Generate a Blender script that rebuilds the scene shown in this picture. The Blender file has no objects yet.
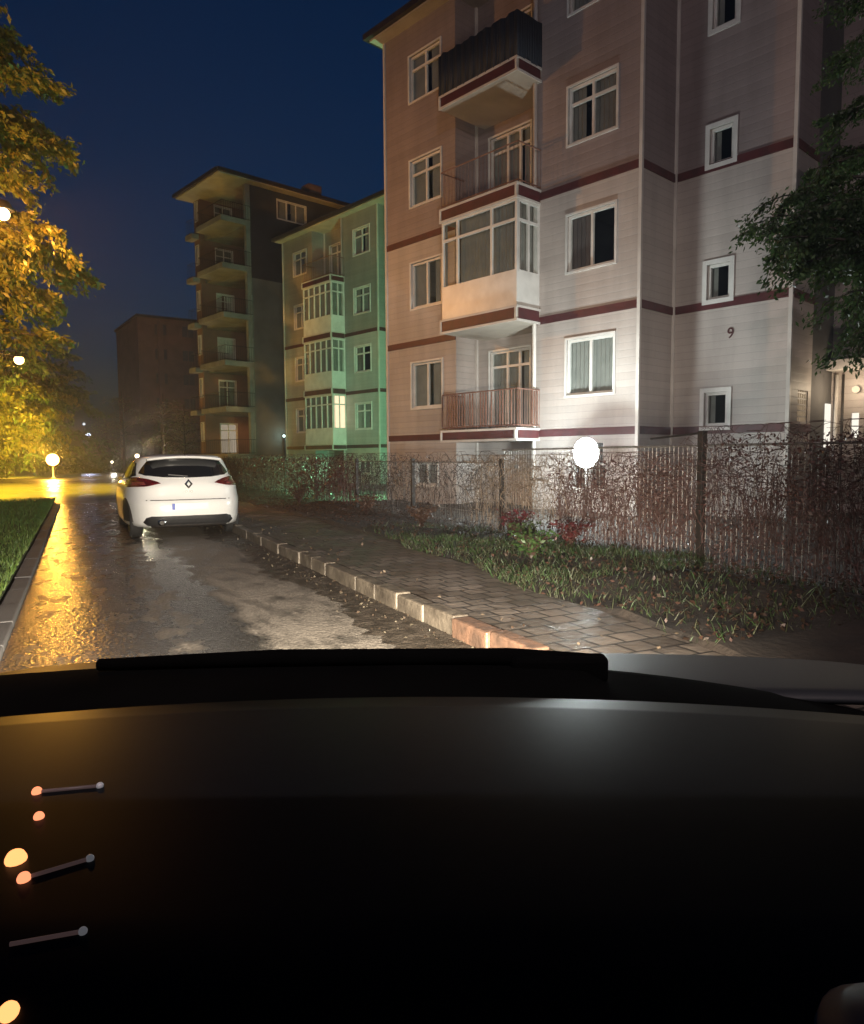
import bpy, bmesh, math, random
from math import radians, sin, cos, pi
from mathutils import Vector, Matrix
from mathutils.bvhtree import BVHTree
random.seed(7)
sc = bpy.context.scene
COL = sc.collection

# ------------------------------------------------------------------ camera
F, YAW, PIT, ROLL, H = 720.0, radians(26.1), radians(4.37), 0.0063, 1.3
fwd = Vector((sin(YAW)*cos(PIT), cos(YAW)*cos(PIT), -sin(PIT)))
rgt0 = Vector((cos(YAW), -sin(YAW), 0)); up0 = rgt0.cross(fwd)
rgt = (rgt0*cos(ROLL) - up0*sin(ROLL)).normalized(); up = rgt.cross(fwd)
cam = bpy.data.cameras.new('camera'); camo = bpy.data.objects.new('camera', cam); COL.objects.link(camo)
m = Matrix((rgt, up, -fwd)).transposed().to_4x4(); m.translation = (0, 0, H); camo.matrix_world = m
cam.sensor_fit = 'HORIZONTAL'; cam.sensor_width = 36; cam.lens = 36*F/864
cam.clip_start = 0.02; cam.clip_end = 2000
sc.camera = camo

# ------------------------------------------------------------------ world, exposure
w = bpy.data.worlds.new('World'); sc.world = w; w.use_nodes = True
nt = w.node_tree; nt.nodes.clear()
sky = nt.nodes.new('ShaderNodeTexSky'); sky.sky_type = 'NISHITA'; sky.sun_disc = False
sky.sun_elevation = radians(1.0); sky.sun_rotation = radians(200); sky.ozone_density = 4.0
mul = nt.nodes.new('ShaderNodeMix'); mul.data_type = 'RGBA'; mul.blend_type = 'MULTIPLY'
mul.inputs[0].default_value = 1.0; mul.inputs[7].default_value = (0.07, 0.27, 0.36, 1)
bg = nt.nodes.new('ShaderNodeBackground'); bg.inputs[1].default_value = 0.15
wo = nt.nodes.new('ShaderNodeOutputWorld')
SKY_MUL = mul
nt.links.new(sky.outputs[0], mul.inputs[6]); nt.links.new(mul.outputs[2], bg.inputs[0]); nt.links.new(bg.outputs[0], wo.inputs[0])
vs = sc.view_settings; vs.view_transform = 'Standard'; vs.look = 'None'; vs.exposure = 0; vs.gamma = 1; vs.use_curve_mapping = False
sc.cycles.use_denoising = True
sc.cycles.sample_clamp_indirect = 4.0
sc.cycles.max_bounces = 6; sc.cycles.transparent_max_bounces = 12; sc.cycles.volume_bounces = 0
sc.cycles.caustics_reflective = False; sc.cycles.caustics_refractive = False

# light powers, one per lamp; the back and green lamps are unseen, added to light facades
P_FLOOD, P_LAMP_A, P_LAMP_B, P_BACK_FILL, P_GARDEN, P_GREEN, P_HEAD = 640, 320, 500, 2400, 1200, 3300, 3100

# ------------------------------------------------------------------ helpers
def tag(o, label=None, cat=None, group=None, kind=None):
    if label: o['label'] = label
    if cat: o['category'] = cat
    if group: o['group'] = group
    if kind: o['kind'] = kind
    return o
def empty(name, loc=(0, 0, 0), rz=0.0, label=None, cat=None, group=None):
    o = bpy.data.objects.new(name, None); COL.objects.link(o); o.location = loc; o.rotation_euler = (0, 0, rz)
    o.empty_display_size = .2
    return tag(o, label, cat, group)
class MB:
    def __init__(s): s.v = []; s.f = []; s.m = []
    def face(s, pts, mi=0):
        n = len(s.v); s.v += [tuple(p) for p in pts]; s.f.append(tuple(range(n, n+len(pts)))); s.m.append(mi)
    def box(s, x0, x1, y0, y1, z0, z1, mi=0):
        n = len(s.v)
        s.v += [(x, y, z) for z in (z0, z1) for y in (y0, y1) for x in (x0, x1)]
        for q in ((0, 2, 3, 1), (4, 5, 7, 6), (0, 1, 5, 4), (2, 6, 7, 3), (0, 4, 6, 2), (1, 3, 7, 5)):
            s.f.append(tuple(n+i for i in q)); s.m.append(mi)
        return s
    def tube(s, pts, r, k=6, mi=0, cap=True):
        pts = [Vector(p) for p in pts]; n0 = len(s.v); L = len(pts)
        rs = r if isinstance(r, (list, tuple)) else [r]*L
        for i, p in enumerate(pts):
            d = (pts[min(i+1, L-1)]-pts[max(i-1, 0)])
            d = d.normalized() if d.length > 1e-9 else Vector((0, 0, 1))
            a = d.cross(Vector((0, 0, 1)) if abs(d.z) < .9 else Vector((1, 0, 0))).normalized(); b = d.cross(a)
            for j in range(k):
                t = 2*pi*j/k; q = p+(a*cos(t)+b*sin(t))*rs[i]; s.v.append((q.x, q.y, q.z))
        for i in range(L-1):
            for j in range(k):
                s.f.append((n0+i*k+j, n0+i*k+(j+1) % k, n0+(i+1)*k+(j+1) % k, n0+(i+1)*k+j)); s.m.append(mi)
        if cap and k > 3:
            s.f.append(tuple(n0+j for j in range(k))[::-1]); s.m.append(mi)
            s.f.append(tuple(n0+(L-1)*k+j for j in range(k))); s.m.append(mi)
        return s
    def lathe(s, c, prof, k=16, mi=0):
        n0 = len(s.v); c = Vector(c)
        for r, z in prof:
            for j in range(k):
                t = 2*pi*j/k; s.v.append((c.x+r*cos(t), c.y+r*sin(t), c.z+z))
        for i in range(len(prof)-1):
            for j in range(k):
                s.f.append((n0+i*k+j, n0+i*k+(j+1) % k, n0+(i+1)*k+(j+1) % k, n0+(i+1)*k+j)); s.m.append(mi)
        return s
    def build(s, name, mats, parent=None, smooth=False, bevel=0):
        me = bpy.data.meshes.new(name); me.from_pydata(s.v, [], s.f)
        for mt in (mats if isinstance(mats, (list, tuple)) else [mats]): me.materials.append(mt)
        me.polygons.foreach_set('material_index', s.m)
        if smooth: me.polygons.foreach_set('use_smooth', [True]*len(me.polygons))
        me.update()
        o = bpy.data.objects.new(name, me); COL.objects.link(o)
        if parent: o.parent = parent
        if bevel:
            b = o.modifiers.new('bevel', 'BEVEL'); b.width = bevel; b.segments = 2; b.limit_method = 'ANGLE'
        return o
def box(name, mat, parent, *a, bevel=0):
    return MB().box(*a).build(name, mat, parent, bevel=bevel)
def at(px, py, depth):
    return Vector((0, 0, H)) + (fwd + rgt*((px-432)/F) + up*((512-py)/F))*depth
def copy_tree(o, parent=None):
    c = o.copy(); COL.objects.link(c)
    if parent: c.parent = parent
    for ch in list(o.children): copy_tree(ch, c)
    return c

# ------------------------------------------------------------------ materials
def N(nt, t, **k):
    n = nt.nodes.new(t)
    for a, b in k.items(): setattr(n, a, b)
    return n
def mat(name, c1, c2=None, scale=3.0, rough=.6, metal=0.0, bump=0.0, bscale=40.0, detail=6, r2=None, spec=.5, coat=0, fac=(.35, .65), emit=None, es=1.0, stretch=None, trans=0):
    m = bpy.data.materials.new(name); m.use_nodes = True; nt = m.node_tree; b = nt.nodes['Principled BSDF']
    L = nt.links.new
    b.inputs['Roughness'].default_value = rough; b.inputs['Metallic'].default_value = metal
    b.inputs['Specular IOR Level'].default_value = spec; b.inputs['Coat Weight'].default_value = coat
    b.inputs['Base Color'].default_value = (*c1, 1)
    tc = N(nt, 'ShaderNodeNewGeometry'); vec = tc.outputs['Position']
    if stretch:
        mp = N(nt, 'ShaderNodeMapping'); mp.inputs['Scale'].default_value = stretch; L(vec, mp.inputs[0]); vec = mp.outputs[0]
    if c2 is None: c2 = tuple(x*.75 for x in c1)
    n1 = N(nt, 'ShaderNodeTexNoise'); n1.inputs['Scale'].default_value = scale; n1.inputs['Detail'].default_value = detail; L(vec, n1.inputs[0])
    rp = N(nt, 'ShaderNodeMapRange'); rp.inputs[1].default_value = fac[0]; rp.inputs[2].default_value = fac[1]; L(n1.outputs[0], rp.inputs[0])
    mx = N(nt, 'ShaderNodeMix', data_type='RGBA'); mx.inputs[6].default_value = (*c1, 1); mx.inputs[7].default_value = (*c2, 1)
    L(rp.outputs[0], mx.inputs[0]); L(mx.outputs[2], b.inputs['Base Color'])
    if r2 is not None:
        rr = N(nt, 'ShaderNodeMapRange'); rr.inputs[3].default_value = rough; rr.inputs[4].default_value = r2; L(rp.outputs[0], rr.inputs[0]); L(rr.outputs[0], b.inputs['Roughness'])
    if bump:
        n2 = N(nt, 'ShaderNodeTexNoise'); n2.inputs['Scale'].default_value = bscale; n2.inputs['Detail'].default_value = 5; L(vec, n2.inputs[0])
        bp = N(nt, 'ShaderNodeBump'); bp.inputs['Strength'].default_value = bump; bp.inputs['Distance'].default_value = .02
        L(n2.outputs[0], bp.inputs['Height']); L(bp.outputs[0], b.inputs['Normal'])
    if emit:
        b.inputs['Emission Color'].default_value = (*emit, 1); b.inputs['Emission Strength'].default_value = es
    if trans:
        b.inputs['Transmission Weight'].default_value = trans
    return m
def emission(name, c, s):
    m = bpy.data.materials.new(name); m.use_nodes = True; nt = m.node_tree; nt.nodes.clear()
    e = N(nt, 'ShaderNodeEmission'); e.inputs[0].default_value = (*c, 1); e.inputs[1].default_value = s
    o = N(nt, 'ShaderNodeOutputMaterial'); nt.links.new(e.outputs[0], o.inputs[0]); return m
def siding(name, c1, c2, board=.15, dirt=.25):
    m = bpy.data.materials.new(name); m.use_nodes = True; nt = m.node_tree; b = nt.nodes['Principled BSDF']; L = nt.links.new
    g = N(nt, 'ShaderNodeNewGeometry'); sp = N(nt, 'ShaderNodeSeparateXYZ'); L(g.outputs['Position'], sp.inputs[0])
    d = N(nt, 'ShaderNodeMath', operation='DIVIDE'); L(sp.outputs[2], d.inputs[0]); d.inputs[1].default_value = board
    fr = N(nt, 'ShaderNodeMath', operation='FRACT'); L(d.outputs[0], fr.inputs[0])
    fl = N(nt, 'ShaderNodeMath', operation='FLOOR'); L(d.outputs[0], fl.inputs[0])
    # each board a slightly different tone
    wn = N(nt, 'ShaderNodeTexWhiteNoise', noise_dimensions='1D'); L(fl.outputs[0], wn.inputs['W'])
    n1 = N(nt, 'ShaderNodeTexNoise'); n1.inputs['Scale'].default_value = .9; n1.inputs['Detail'].default_value = 8; L(g.outputs['Position'], n1.inputs[0])
    ad = N(nt, 'ShaderNodeMath', operation='MULTIPLY_ADD'); L(wn.outputs[0], ad.inputs[0]); ad.inputs[1].default_value = .35
    L(n1.outputs[0], ad.inputs[2])
    mr = N(nt, 'ShaderNodeMapRange'); mr.inputs[1].default_value = .35; mr.inputs[2].default_value = 1.05; L(ad.outputs[0], mr.inputs[0])
    mx = N(nt, 'ShaderNodeMix', data_type='RGBA'); mx.inputs[6].default_value = (*c1, 1); mx.inputs[7].default_value = (*c2, 1); L(mr.outputs[0], mx.inputs[0])
    # groove between boards
    gr = N(nt, 'ShaderNodeMapRange'); gr.inputs[1].default_value = 0; gr.inputs[2].default_value = .1; gr.inputs[3].default_value = .72; gr.inputs[4].default_value = 1; L(fr.outputs[0], gr.inputs[0])
    m2 = N(nt, 'ShaderNodeMix', data_type='RGBA', blend_type='MULTIPLY'); m2.inputs[0].default_value = 1; L(mx.outputs[2], m2.inputs[6]); L(gr.outputs[0], m2.inputs[7])
    mp = N(nt, 'ShaderNodeMapping'); mp.inputs['Scale'].default_value = (2.2, 2.2, .35); L(g.outputs['Position'], mp.inputs[0])
    sn = N(nt, 'ShaderNodeTexNoise'); sn.inputs['Scale'].default_value = 1; sn.inputs['Detail'].default_value = 7; sn.inputs['Roughness'].default_value = .6; L(mp.outputs[0], sn.inputs[0])
    sr = N(nt, 'ShaderNodeMapRange'); sr.inputs[1].default_value = .36; sr.inputs[2].default_value = .6; sr.inputs[3].default_value = .88; sr.inputs[4].default_value = 1.04; L(sn.outputs[0], sr.inputs[0])
    m3 = N(nt, 'ShaderNodeMix', data_type='RGBA', blend_type='MULTIPLY'); m3.inputs[0].default_value = 1; L(m2.outputs[2], m3.inputs[6]); L(sr.outputs[0], m3.inputs[7])
    L(m3.outputs[2], b.inputs['Base Color']); b.inputs['Roughness'].default_value = .55
    bp = N(nt, 'ShaderNodeBump'); bp.inputs['Strength'].default_value = .5; bp.inputs['Distance'].default_value = .02
    sb = N(nt, 'ShaderNodeMath', operation='POWER'); L(fr.outputs[0], sb.inputs[0]); sb.inputs[1].default_value = .35; L(sb.outputs[0], bp.inputs['Height']); L(bp.outputs[0], b.inputs['Normal'])
    return m
M = {}
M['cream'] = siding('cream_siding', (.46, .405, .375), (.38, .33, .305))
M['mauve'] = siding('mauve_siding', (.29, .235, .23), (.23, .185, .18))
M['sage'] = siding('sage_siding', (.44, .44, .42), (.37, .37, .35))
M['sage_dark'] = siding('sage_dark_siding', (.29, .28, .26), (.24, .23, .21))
M['belt'] = mat('maroon_trim', (.095, .022, .025), (.06, .018, .02), scale=4, rough=.5)
M['trim'] = mat('white_trim', (.62, .58, .54), (.5, .46, .43), scale=2, rough=.5)
M['frame'] = mat('window_upvc', (.72, .70, .67), (.6, .58, .55), scale=3, rough=.35)
M['soffit'] = mat('soffit_paint', (.48, .43, .36), (.38, .33, .28), scale=1.5, rough=.7)
M['concrete'] = mat('raw_concrete', (.30, .28, .25), (.2, .185, .165), scale=1.2, rough=.85, bump=.3)
M['rooftile'] = mat('dark_roof_tile', (.035, .022, .02), (.02, .015, .015), scale=5, rough=.6, bump=.4, bscale=12)
M['darkwall'] = mat('dark_render', (.11, .105, .10), (.08, .075, .075), scale=1.5, rough=.8, bump=.2)
M['interior'] = mat('unlit_room', (.02, .02, .022), (.01, .01, .01), rough=.9)
M['brown'] = mat('brown_render', (.22, .12, .09), (.15, .085, .065), scale=.8, rough=.85)
M['grey_green'] = mat('grey_green_render', (.20, .23, .20), (.15, .17, .15), scale=.8, rough=.85)
M['slate'] = mat('slate_render', (.045, .045, .055), (.03, .03, .04), scale=.8, rough=.85)
M['rail'] = mat('rusty_railing', (.24, .12, .085), (.14, .07, .05), scale=15, rough=.6)
M['iron'] = mat('dark_iron', (.02, .019, .018), (.03, .022, .018), scale=20, rough=.55)
M['tarp'] = mat('navy_balcony_sheet', (.006, .010, .02), (.01, .016, .03), scale=3, rough=.7, bump=.6, bscale=6)
M['glow_warm'] = emission('lit_window_warm', (1, .78, .5), 1.3)
M['glow_white'] = emission('lit_window_white', (1, .93, .8), 1.1)
def curtain_mat(name, c):
    m = mat(name, c, tuple(x*.8 for x in c), rough=.9)
    nt = m.node_tree; b = nt.nodes['Principled BSDF']; L = nt.links.new
    tc = N(nt, 'ShaderNodeTexCoord'); wv = N(nt, 'ShaderNodeTexWave'); wv.inputs['Scale'].default_value = 9; wv.inputs['Distortion'].default_value = 1.2
    L(tc.outputs['Object'], wv.inputs[0]); bp = N(nt, 'ShaderNodeBump'); bp.inputs['Strength'].default_value = 1; bp.inputs['Distance'].default_value = .05
    return m
M['curtain'] = curtain_mat('net_curtain', (.24, .23, .21)); M['net_bright'] = curtain_mat('white_curtain', (.7, .68, .64)); M['curtain_dark'] = curtain_mat('dark_curtain', (.13, .10, .095))
def glass_mat():
    m = bpy.data.materials.new('window_glass'); m.use_nodes = True; nt = m.node_tree; nt.nodes.clear(); L = nt.links.new
    t = N(nt, 'ShaderNodeBsdfTransparent'); t.inputs[0].default_value = (.90, .94, .93, 1)
    g = N(nt, 'ShaderNodeBsdfGlossy'); g.inputs['Roughness'].default_value = .04; g.inputs[0].default_value = (.9, .95, .95, 1)
    lw0 = N(nt, 'ShaderNodeLayerWeight'); lw0.inputs[0].default_value = .5; lw1 = N(nt, 'ShaderNodeMath', operation='POWER'); lw1.inputs[1].default_value = 3.5; L(lw0.outputs[1], lw1.inputs[0]); lw = N(nt, 'ShaderNodeMath', operation='MULTIPLY_ADD'); lw.inputs[1].default_value = .8; lw.inputs[2].default_value = .06; L(lw1.outputs[0], lw.inputs[0])
    mx = N(nt, 'ShaderNodeMixShader'); L(lw.outputs[0], mx.inputs[0]); L(t.outputs[0], mx.inputs[1]); L(g.outputs[0], mx.inputs[2])
    o = N(nt, 'ShaderNodeOutputMaterial'); L(mx.outputs[0], o.inputs[0]); return m
M['glass'] = glass_mat()
M['asphalt_far'] = mat('wet_asphalt_far', (.065, .06, .05), (.05, .045, .04), scale=.5, rough=.26, r2=.42, bump=.35, bscale=14)
M['grass_base'] = mat('lawn_soil', (.04, .07, .016), (.03, .045, .012), scale=2, rough=.95, bump=.6, bscale=25)
M['soil'] = mat('verge_soil', (.035, .025, .018), (.018, .014, .011), scale=3, rough=.9, bump=.8, bscale=18)
M['kerb'] = mat('kerb_stone', (.15, .125, .095), (.06, .048, .036), scale=7, rough=.55, bump=.5, bscale=25)
M['kerb_red'] = mat('kerb_stone_red', (.15, .085, .055), (.08, .05, .035), scale=7, rough=.5, bump=.5, bscale=25)

# ------------------------------------------------------------------ lamps
def point(name, loc, col, power, r, parent=None):
    l = bpy.data.lights.new(name, 'POINT'); l.energy = power; l.color = col; l.shadow_soft_size = r
    o = bpy.data.objects.new(name, l); COL.objects.link(o); o.location = loc
    if parent: o.parent = parent
    return o
def ball(name, c, r, mat_, parent, k=16):
    prof = [(r*sin(pi*i/10)+1e-5, -r*cos(pi*i/10)) for i in range(11)]
    return MB().lathe(c, prof, k).build(name, mat_, parent, smooth=True)
ORANGE = (1.0, .40, .07); YELLOW = (1.0, .60, .06)
def street_lamp(loc, head, col, power, r, label, es, emat_col):
    """pole stands at loc, head is the world position of the glowing bulb"""
    t = empty('street_lamp', loc, 0, label, 'street lamp', 'sodium street lamps in a row beside the road')
    h = Vector(head)-Vector(loc)
    MB().lathe((0, 0, 0), [(.13, 0), (.13, .5), (.09, .55), (.06, h.z-.3), (.05, h.z+.25)], 10).build('pole', M['iron'], t, True)
    MB().tube([(0, 0, h.z+.2), (h.x*.4, h.y*.4, h.z+.42), (h.x*.85, h.y*.85, h.z+.32)], .035, 8).build('arm', M['iron'], t, True)
    d = Vector((h.x, h.y, 0)).normalized()
    mb = MB(); mb.lathe((h.x, h.y, h.z), [(.02, .34), (.14, .3), (.24, r*.9), (.25, r*.6), (.2, r*.62), (.02, .27)], 14); mb.build('lamp_hood', M['iron'], t, True)
    ball('bulb', (h.x, h.y, h.z), r, emission('sodium_glow', emat_col, es), t)
    point('lamp_light', (h.x, h.y, h.z-r-.05), col, power, r*.6, t)
    return t
la = at(3, 214, 17.5); LAMP_A = street_lamp((la.x-2.1, la.y-.6, 0), la, ORANGE, P_LAMP_A, .15, 'nearest tall sodium street lamp glowing among the upper tree leaves', 14, (1, .62, .25))
l = bpy.data.lights.new('lamp_light', 'SPOT'); l.energy = 1500; l.color = ORANGE; l.spot_size = radians(132); l.spot_blend = .5; l.shadow_soft_size = .1
o = bpy.data.objects.new('lamp_light', l); COL.objects.link(o); o.parent = LAMP_A; o.location = (2.1, .6, la.z-.2); o.rotation_euler = Vector((.8, .1, -.30)).to_track_quat('-Z', 'Y').to_euler()
lb = at(19, 360, 50); street_lamp((lb.x-2.2, lb.y, 0), lb, ORANGE, P_LAMP_B, .32, 'farther sodium street lamp glowing against the dark lower tree', 9, (1, .55, .2))
lz = Vector((-1.6, -5.0, 10.6)); o = street_lamp((-3.6, -5.0, 0), lz, (1.0, .80, .78), P_BACK_FILL, .15, 'tall pinkish street lamp on the lawn side well before the parked car', 10, (1, .8, .6))  # unseen lamp, added as fill light for the facades
# low garden lamp at the crossing
gl = Vector((-1.55, 55.5, 1.25))
t = empty('garden_lamp', (gl.x, gl.y, 0), 0, 'low garden lamp with blinding yellow globe at the street crossing', 'garden lamp')
MB().lathe((0, 0, 0), [(.12, 0), (.12, .08), (.05, .12), (.05, .9), (.1, .95)], 10).build('pole', M['frame'], t, True)
ball('globe', (0, 0, 1.28), .40, emission('globe_glow', (1, .42, .09), 30), t)
point('lamp_light', (0, -.6, 1.5), YELLOW, P_GARDEN, .2, t)
l = bpy.data.lights.new('lamp_light', 'SPOT'); l.energy = 2400; l.color = (1, .38, .06); l.spot_size = radians(100); l.spot_blend = .9; l.shadow_soft_size = .3
o = bpy.data.objects.new('lamp_light', l); COL.objects.link(o); o.parent = t; o.location = (0, -.7, 1.5); o.rotation_euler = Vector((-.38, -1, -.10)).to_track_quat('-Z', 'Y').to_euler()

l = bpy.data.lights.new('lamp_light', 'SPOT'); l.energy = 36000; l.color = YELLOW; l.spot_size = radians(112); l.spot_blend = .5; l.shadow_soft_size = .3
o = bpy.data.objects.new('lamp_light', l); COL.objects.link(o); o.parent = t; o.location = (-.1, .7, 1.7); o.rotation_euler = Vector((-1.25, 1, .35)).to_track_quat('-Z', 'Y').to_euler()
# unseen hooded lamp added to brighten the crossing, beyond the left edge
cx = Vector((-6.5, 36.0, 8.0)); t = street_lamp((-8.7, 36.0, 0), cx, YELLOW, 1, .16, 'hooded street lamp over the crossing outside the left edge', 8, (1, .7, .2))
l = bpy.data.lights.new('lamp_light', 'SPOT'); l.energy = 80000; l.color = (1, .66, .02); l.spot_size = radians(114); l.spot_blend = .35; l.shadow_soft_size = .2
o = bpy.data.objects.new('lamp_light', l); COL.objects.link(o); o.parent = t; o.location = (2.2, 0, 7.75)

t = street_lamp((-7.6, 13.5, 0), Vector((-6.6, 14, 4.6)), ORANGE, 1, .12, 'low path lamp outside the left edge shining up into the tall tree', 8, (1, .6, .2))  # unseen lamp, added so its spot brightens the tall tree
l = bpy.data.lights.new('lamp_light', 'SPOT'); l.energy = 24000; l.color = (1, .46, .08); l.spot_size = radians(72); l.spot_blend = .6; l.shadow_soft_size = .12
o = bpy.data.objects.new('lamp_light', l); COL.objects.link(o); o.parent = t; o.location = (1.0, .75, 4.6); o.rotation_euler = Vector((1.7, 9.8, 3.2)).to_track_quat('-Z', 'Y').to_euler()

# ------------------------------------------------------------------ ground
def sheet(name, x0, x1, y0, y1, z, mat_, nx=1, ny=1):
    mb = MB()
    for i in range(nx):
        for j in range(ny):
            a, b = x0+(x1-x0)*i/nx, x0+(x1-x0)*(i+1)/nx; c, d = y0+(y1-y0)*j/ny, y0+(y1-y0)*(j+1)/ny
            mb.face([(a, c, z), (b, c, z), (b, d, z), (a, d, z)])
    return tag(mb.build(name, mat_), kind='structure')
sheet('ground', -600, 600, -300, 900, -.02, M['grass_base'])
def road_mat():
    m = bpy.data.materials.new('wet_asphalt'); m.use_nodes = True; nt = m.node_tree; b = nt.nodes['Principled BSDF']; L = nt.links.new
    g = N(nt, 'ShaderNodeNewGeometry'); P = g.outputs['Position']
    sp = N(nt, 'ShaderNodeSeparateXYZ'); L(P, sp.inputs[0])
    # mud film: patches stretched along the road, mostly toward the kerb side
    mp = N(nt, 'ShaderNodeMapping'); mp.inputs['Scale'].default_value = (3.0, 1.2, 1); L(P, mp.inputs[0])
    n1 = N(nt, 'ShaderNodeTexNoise'); n1.inputs['Scale'].default_value = 1.5; n1.inputs['Detail'].default_value = 12; n1.inputs['Roughness'].default_value = .68; L(mp.outputs[0], n1.inputs[0])
    xr = N(nt, 'ShaderNodeMapRange'); xr.inputs[1].default_value = .2; xr.inputs[2].default_value = 1.4; xr.inputs[3].default_value = -.14; xr.inputs[4].default_value = .13; L(sp.outputs[0], xr.inputs[0])
    ad = N(nt, 'ShaderNodeMath', operation='ADD'); L(n1.outputs[0], ad.inputs[0]); L(xr.outputs[0], ad.inputs[1])
    # two wheel tracks worn clean of mud
    w1 = N(nt, 'ShaderNodeMath', operation='SUBTRACT'); L(sp.outputs[0], w1.inputs[0]); w1.inputs[1].default_value = .95
    w2 = N(nt, 'ShaderNodeMath', operation='ABSOLUTE'); L(w1.outputs[0], w2.inputs[0])
    w3 = N(nt, 'ShaderNodeMapRange'); w3.inputs[1].default_value = .05; w3.inputs[2].default_value = .28; w3.inputs[3].default_value = -.2; w3.inputs[4].default_value = 0; L(w2.outputs[0], w3.inputs[0])
    ad2 = N(nt, 'ShaderNodeMath', operation='ADD'); L(ad.outputs[0], ad2.inputs[0]); L(w3.outputs[0], ad2.inputs[1])
    mr = N(nt, 'ShaderNodeMapRange'); mr.inputs[1].default_value = .42; mr.inputs[2].default_value = .66; L(ad2.outputs[0], mr.inputs[0])
    mx = N(nt, 'ShaderNodeMix', data_type='RGBA'); mx.inputs[6].default_value = (.032, .030, .028, 1); mx.inputs[7].default_value = (.19, .165, .135, 1); L(mr.outputs[0], mx.inputs[0])
    n3 = N(nt, 'ShaderNodeTexNoise'); n3.inputs['Scale'].default_value = 60; n3.inputs['Detail'].default_value = 4; L(P, n3.inputs[0])
    g3 = N(nt, 'ShaderNodeMapRange'); g3.inputs[1].default_value = .35; g3.inputs[2].default_value = .65; g3.inputs[3].default_value = .55; g3.inputs[4].default_value = 1.25; L(n3.outputs[0], g3.inputs[0])
    m3 = N(nt, 'ShaderNodeMix', data_type='RGBA', blend_type='MULTIPLY'); m3.inputs[0].default_value = 1; L(mx.outputs[2], m3.inputs[6]); L(g3.outputs[0], m3.inputs[7]); L(m3.outputs[2], b.inputs['Base Color'])
    rr = N(nt, 'ShaderNodeMapRange'); rr.inputs[3].default_value = .27; rr.inputs[4].default_value = .8; L(mr.outputs[0], rr.inputs[0]); L(rr.outputs[0], b.inputs['Roughness'])
    v = N(nt, 'ShaderNodeTexVoronoi'); v.inputs['Scale'].default_value = 34; L(P, v.inputs[0])
    n4 = N(nt, 'ShaderNodeTexNoise'); n4.inputs['Scale'].default_value = 3.5; n4.inputs['Detail'].default_value = 6; L(P, n4.inputs[0])
    a4 = N(nt, 'ShaderNodeMath', operation='MULTIPLY_ADD'); L(n4.outputs[0], a4.inputs[0]); a4.inputs[1].default_value = 1.6; L(v.outputs[0], a4.inputs[2])
    bp = N(nt, 'ShaderNodeBump'); bp.inputs['Strength'].default_value = .5; bp.inputs['Distance'].default_value = .009; L(a4.outputs[0], bp.inputs['Height']); L(bp.outputs[0], b.inputs['Normal'])
    return m
M['road'] = road_mat()
sheet('road', -.5, 2.36, -12, 24.5, 0, M['road'])
# crossing street with a soft corner
mb = MB(); zc = .004
mb.face([(-90, 25.5, zc), (-2.2, 25.5, zc), (-1.0, 24.9, zc), (-.5, 23.4, zc), (2.36, 23.4, zc), (2.36, 60, zc), (-90, 62, zc)])
tag(mb.build('cross_street', M['asphalt_far']), kind='structure')
sheet('road_beyond', 0.2, 5.0, 60, 200, .002, M['asphalt_far'])
# left kerb and lawn
mb = MB(); y = -12
while y < 22.5:
    L_ = .78; mb.box(-.66+random.uniform(-.006, .006), -.502, y, y+L_, -.02, .045+random.uniform(-.006, .006)); y += .8
tag(mb.build('left_kerb', M['darkwall'], bevel=.012), kind='structure')
lawn = MB(); nx, ny = 24, 60
def lawn_z(x, y): return .07+.035*sin(x*1.3+y*.4)*sin(y*.7)*min(1, (-.66-x))+.25*max(0, min(1, (-x-2)/8))
for i in range(nx):
    for j in range(ny):
        x0, x1 = -.66-(i/nx)**1.6*24, -.66-((i+1)/nx)**1.6*24; y0, y1 = -8+j*.55, -8+(j+1)*.55
        lawn.face([(x1, y0, lawn_z(x1, y0)), (x0, y0, lawn_z(x0, y0)), (x0, y1, lawn_z(x0, y1)), (x1, y1, lawn_z(x1, y1))])
tag(lawn.build('lawn', M['grass_base'], smooth=True), kind='structure')
# gutter: muddy strip of leaves and grit at the kerb
M['gutter'] = mat('gutter_mud', (.02, .016, .012), (.06, .045, .03), scale=7, rough=.4, r2=.8, bump=1, bscale=30)
mb = MB(); ys = [-12+.25*i for i in range(146)]
ys = [-12+.1*i for i in range(366)]
ed = [2.03-.10*sin(y*1.7)-.16*random.random() for y in ys]
for i in range(len(ys)-1): mb.face([(ed[i], ys[i], .004), (2.36, ys[i], .02), (2.36, ys[i+1], .02), (ed[i+1], ys[i+1], .004)])
tag(mb.build('gutter', M['gutter']), kind='structure')
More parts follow.
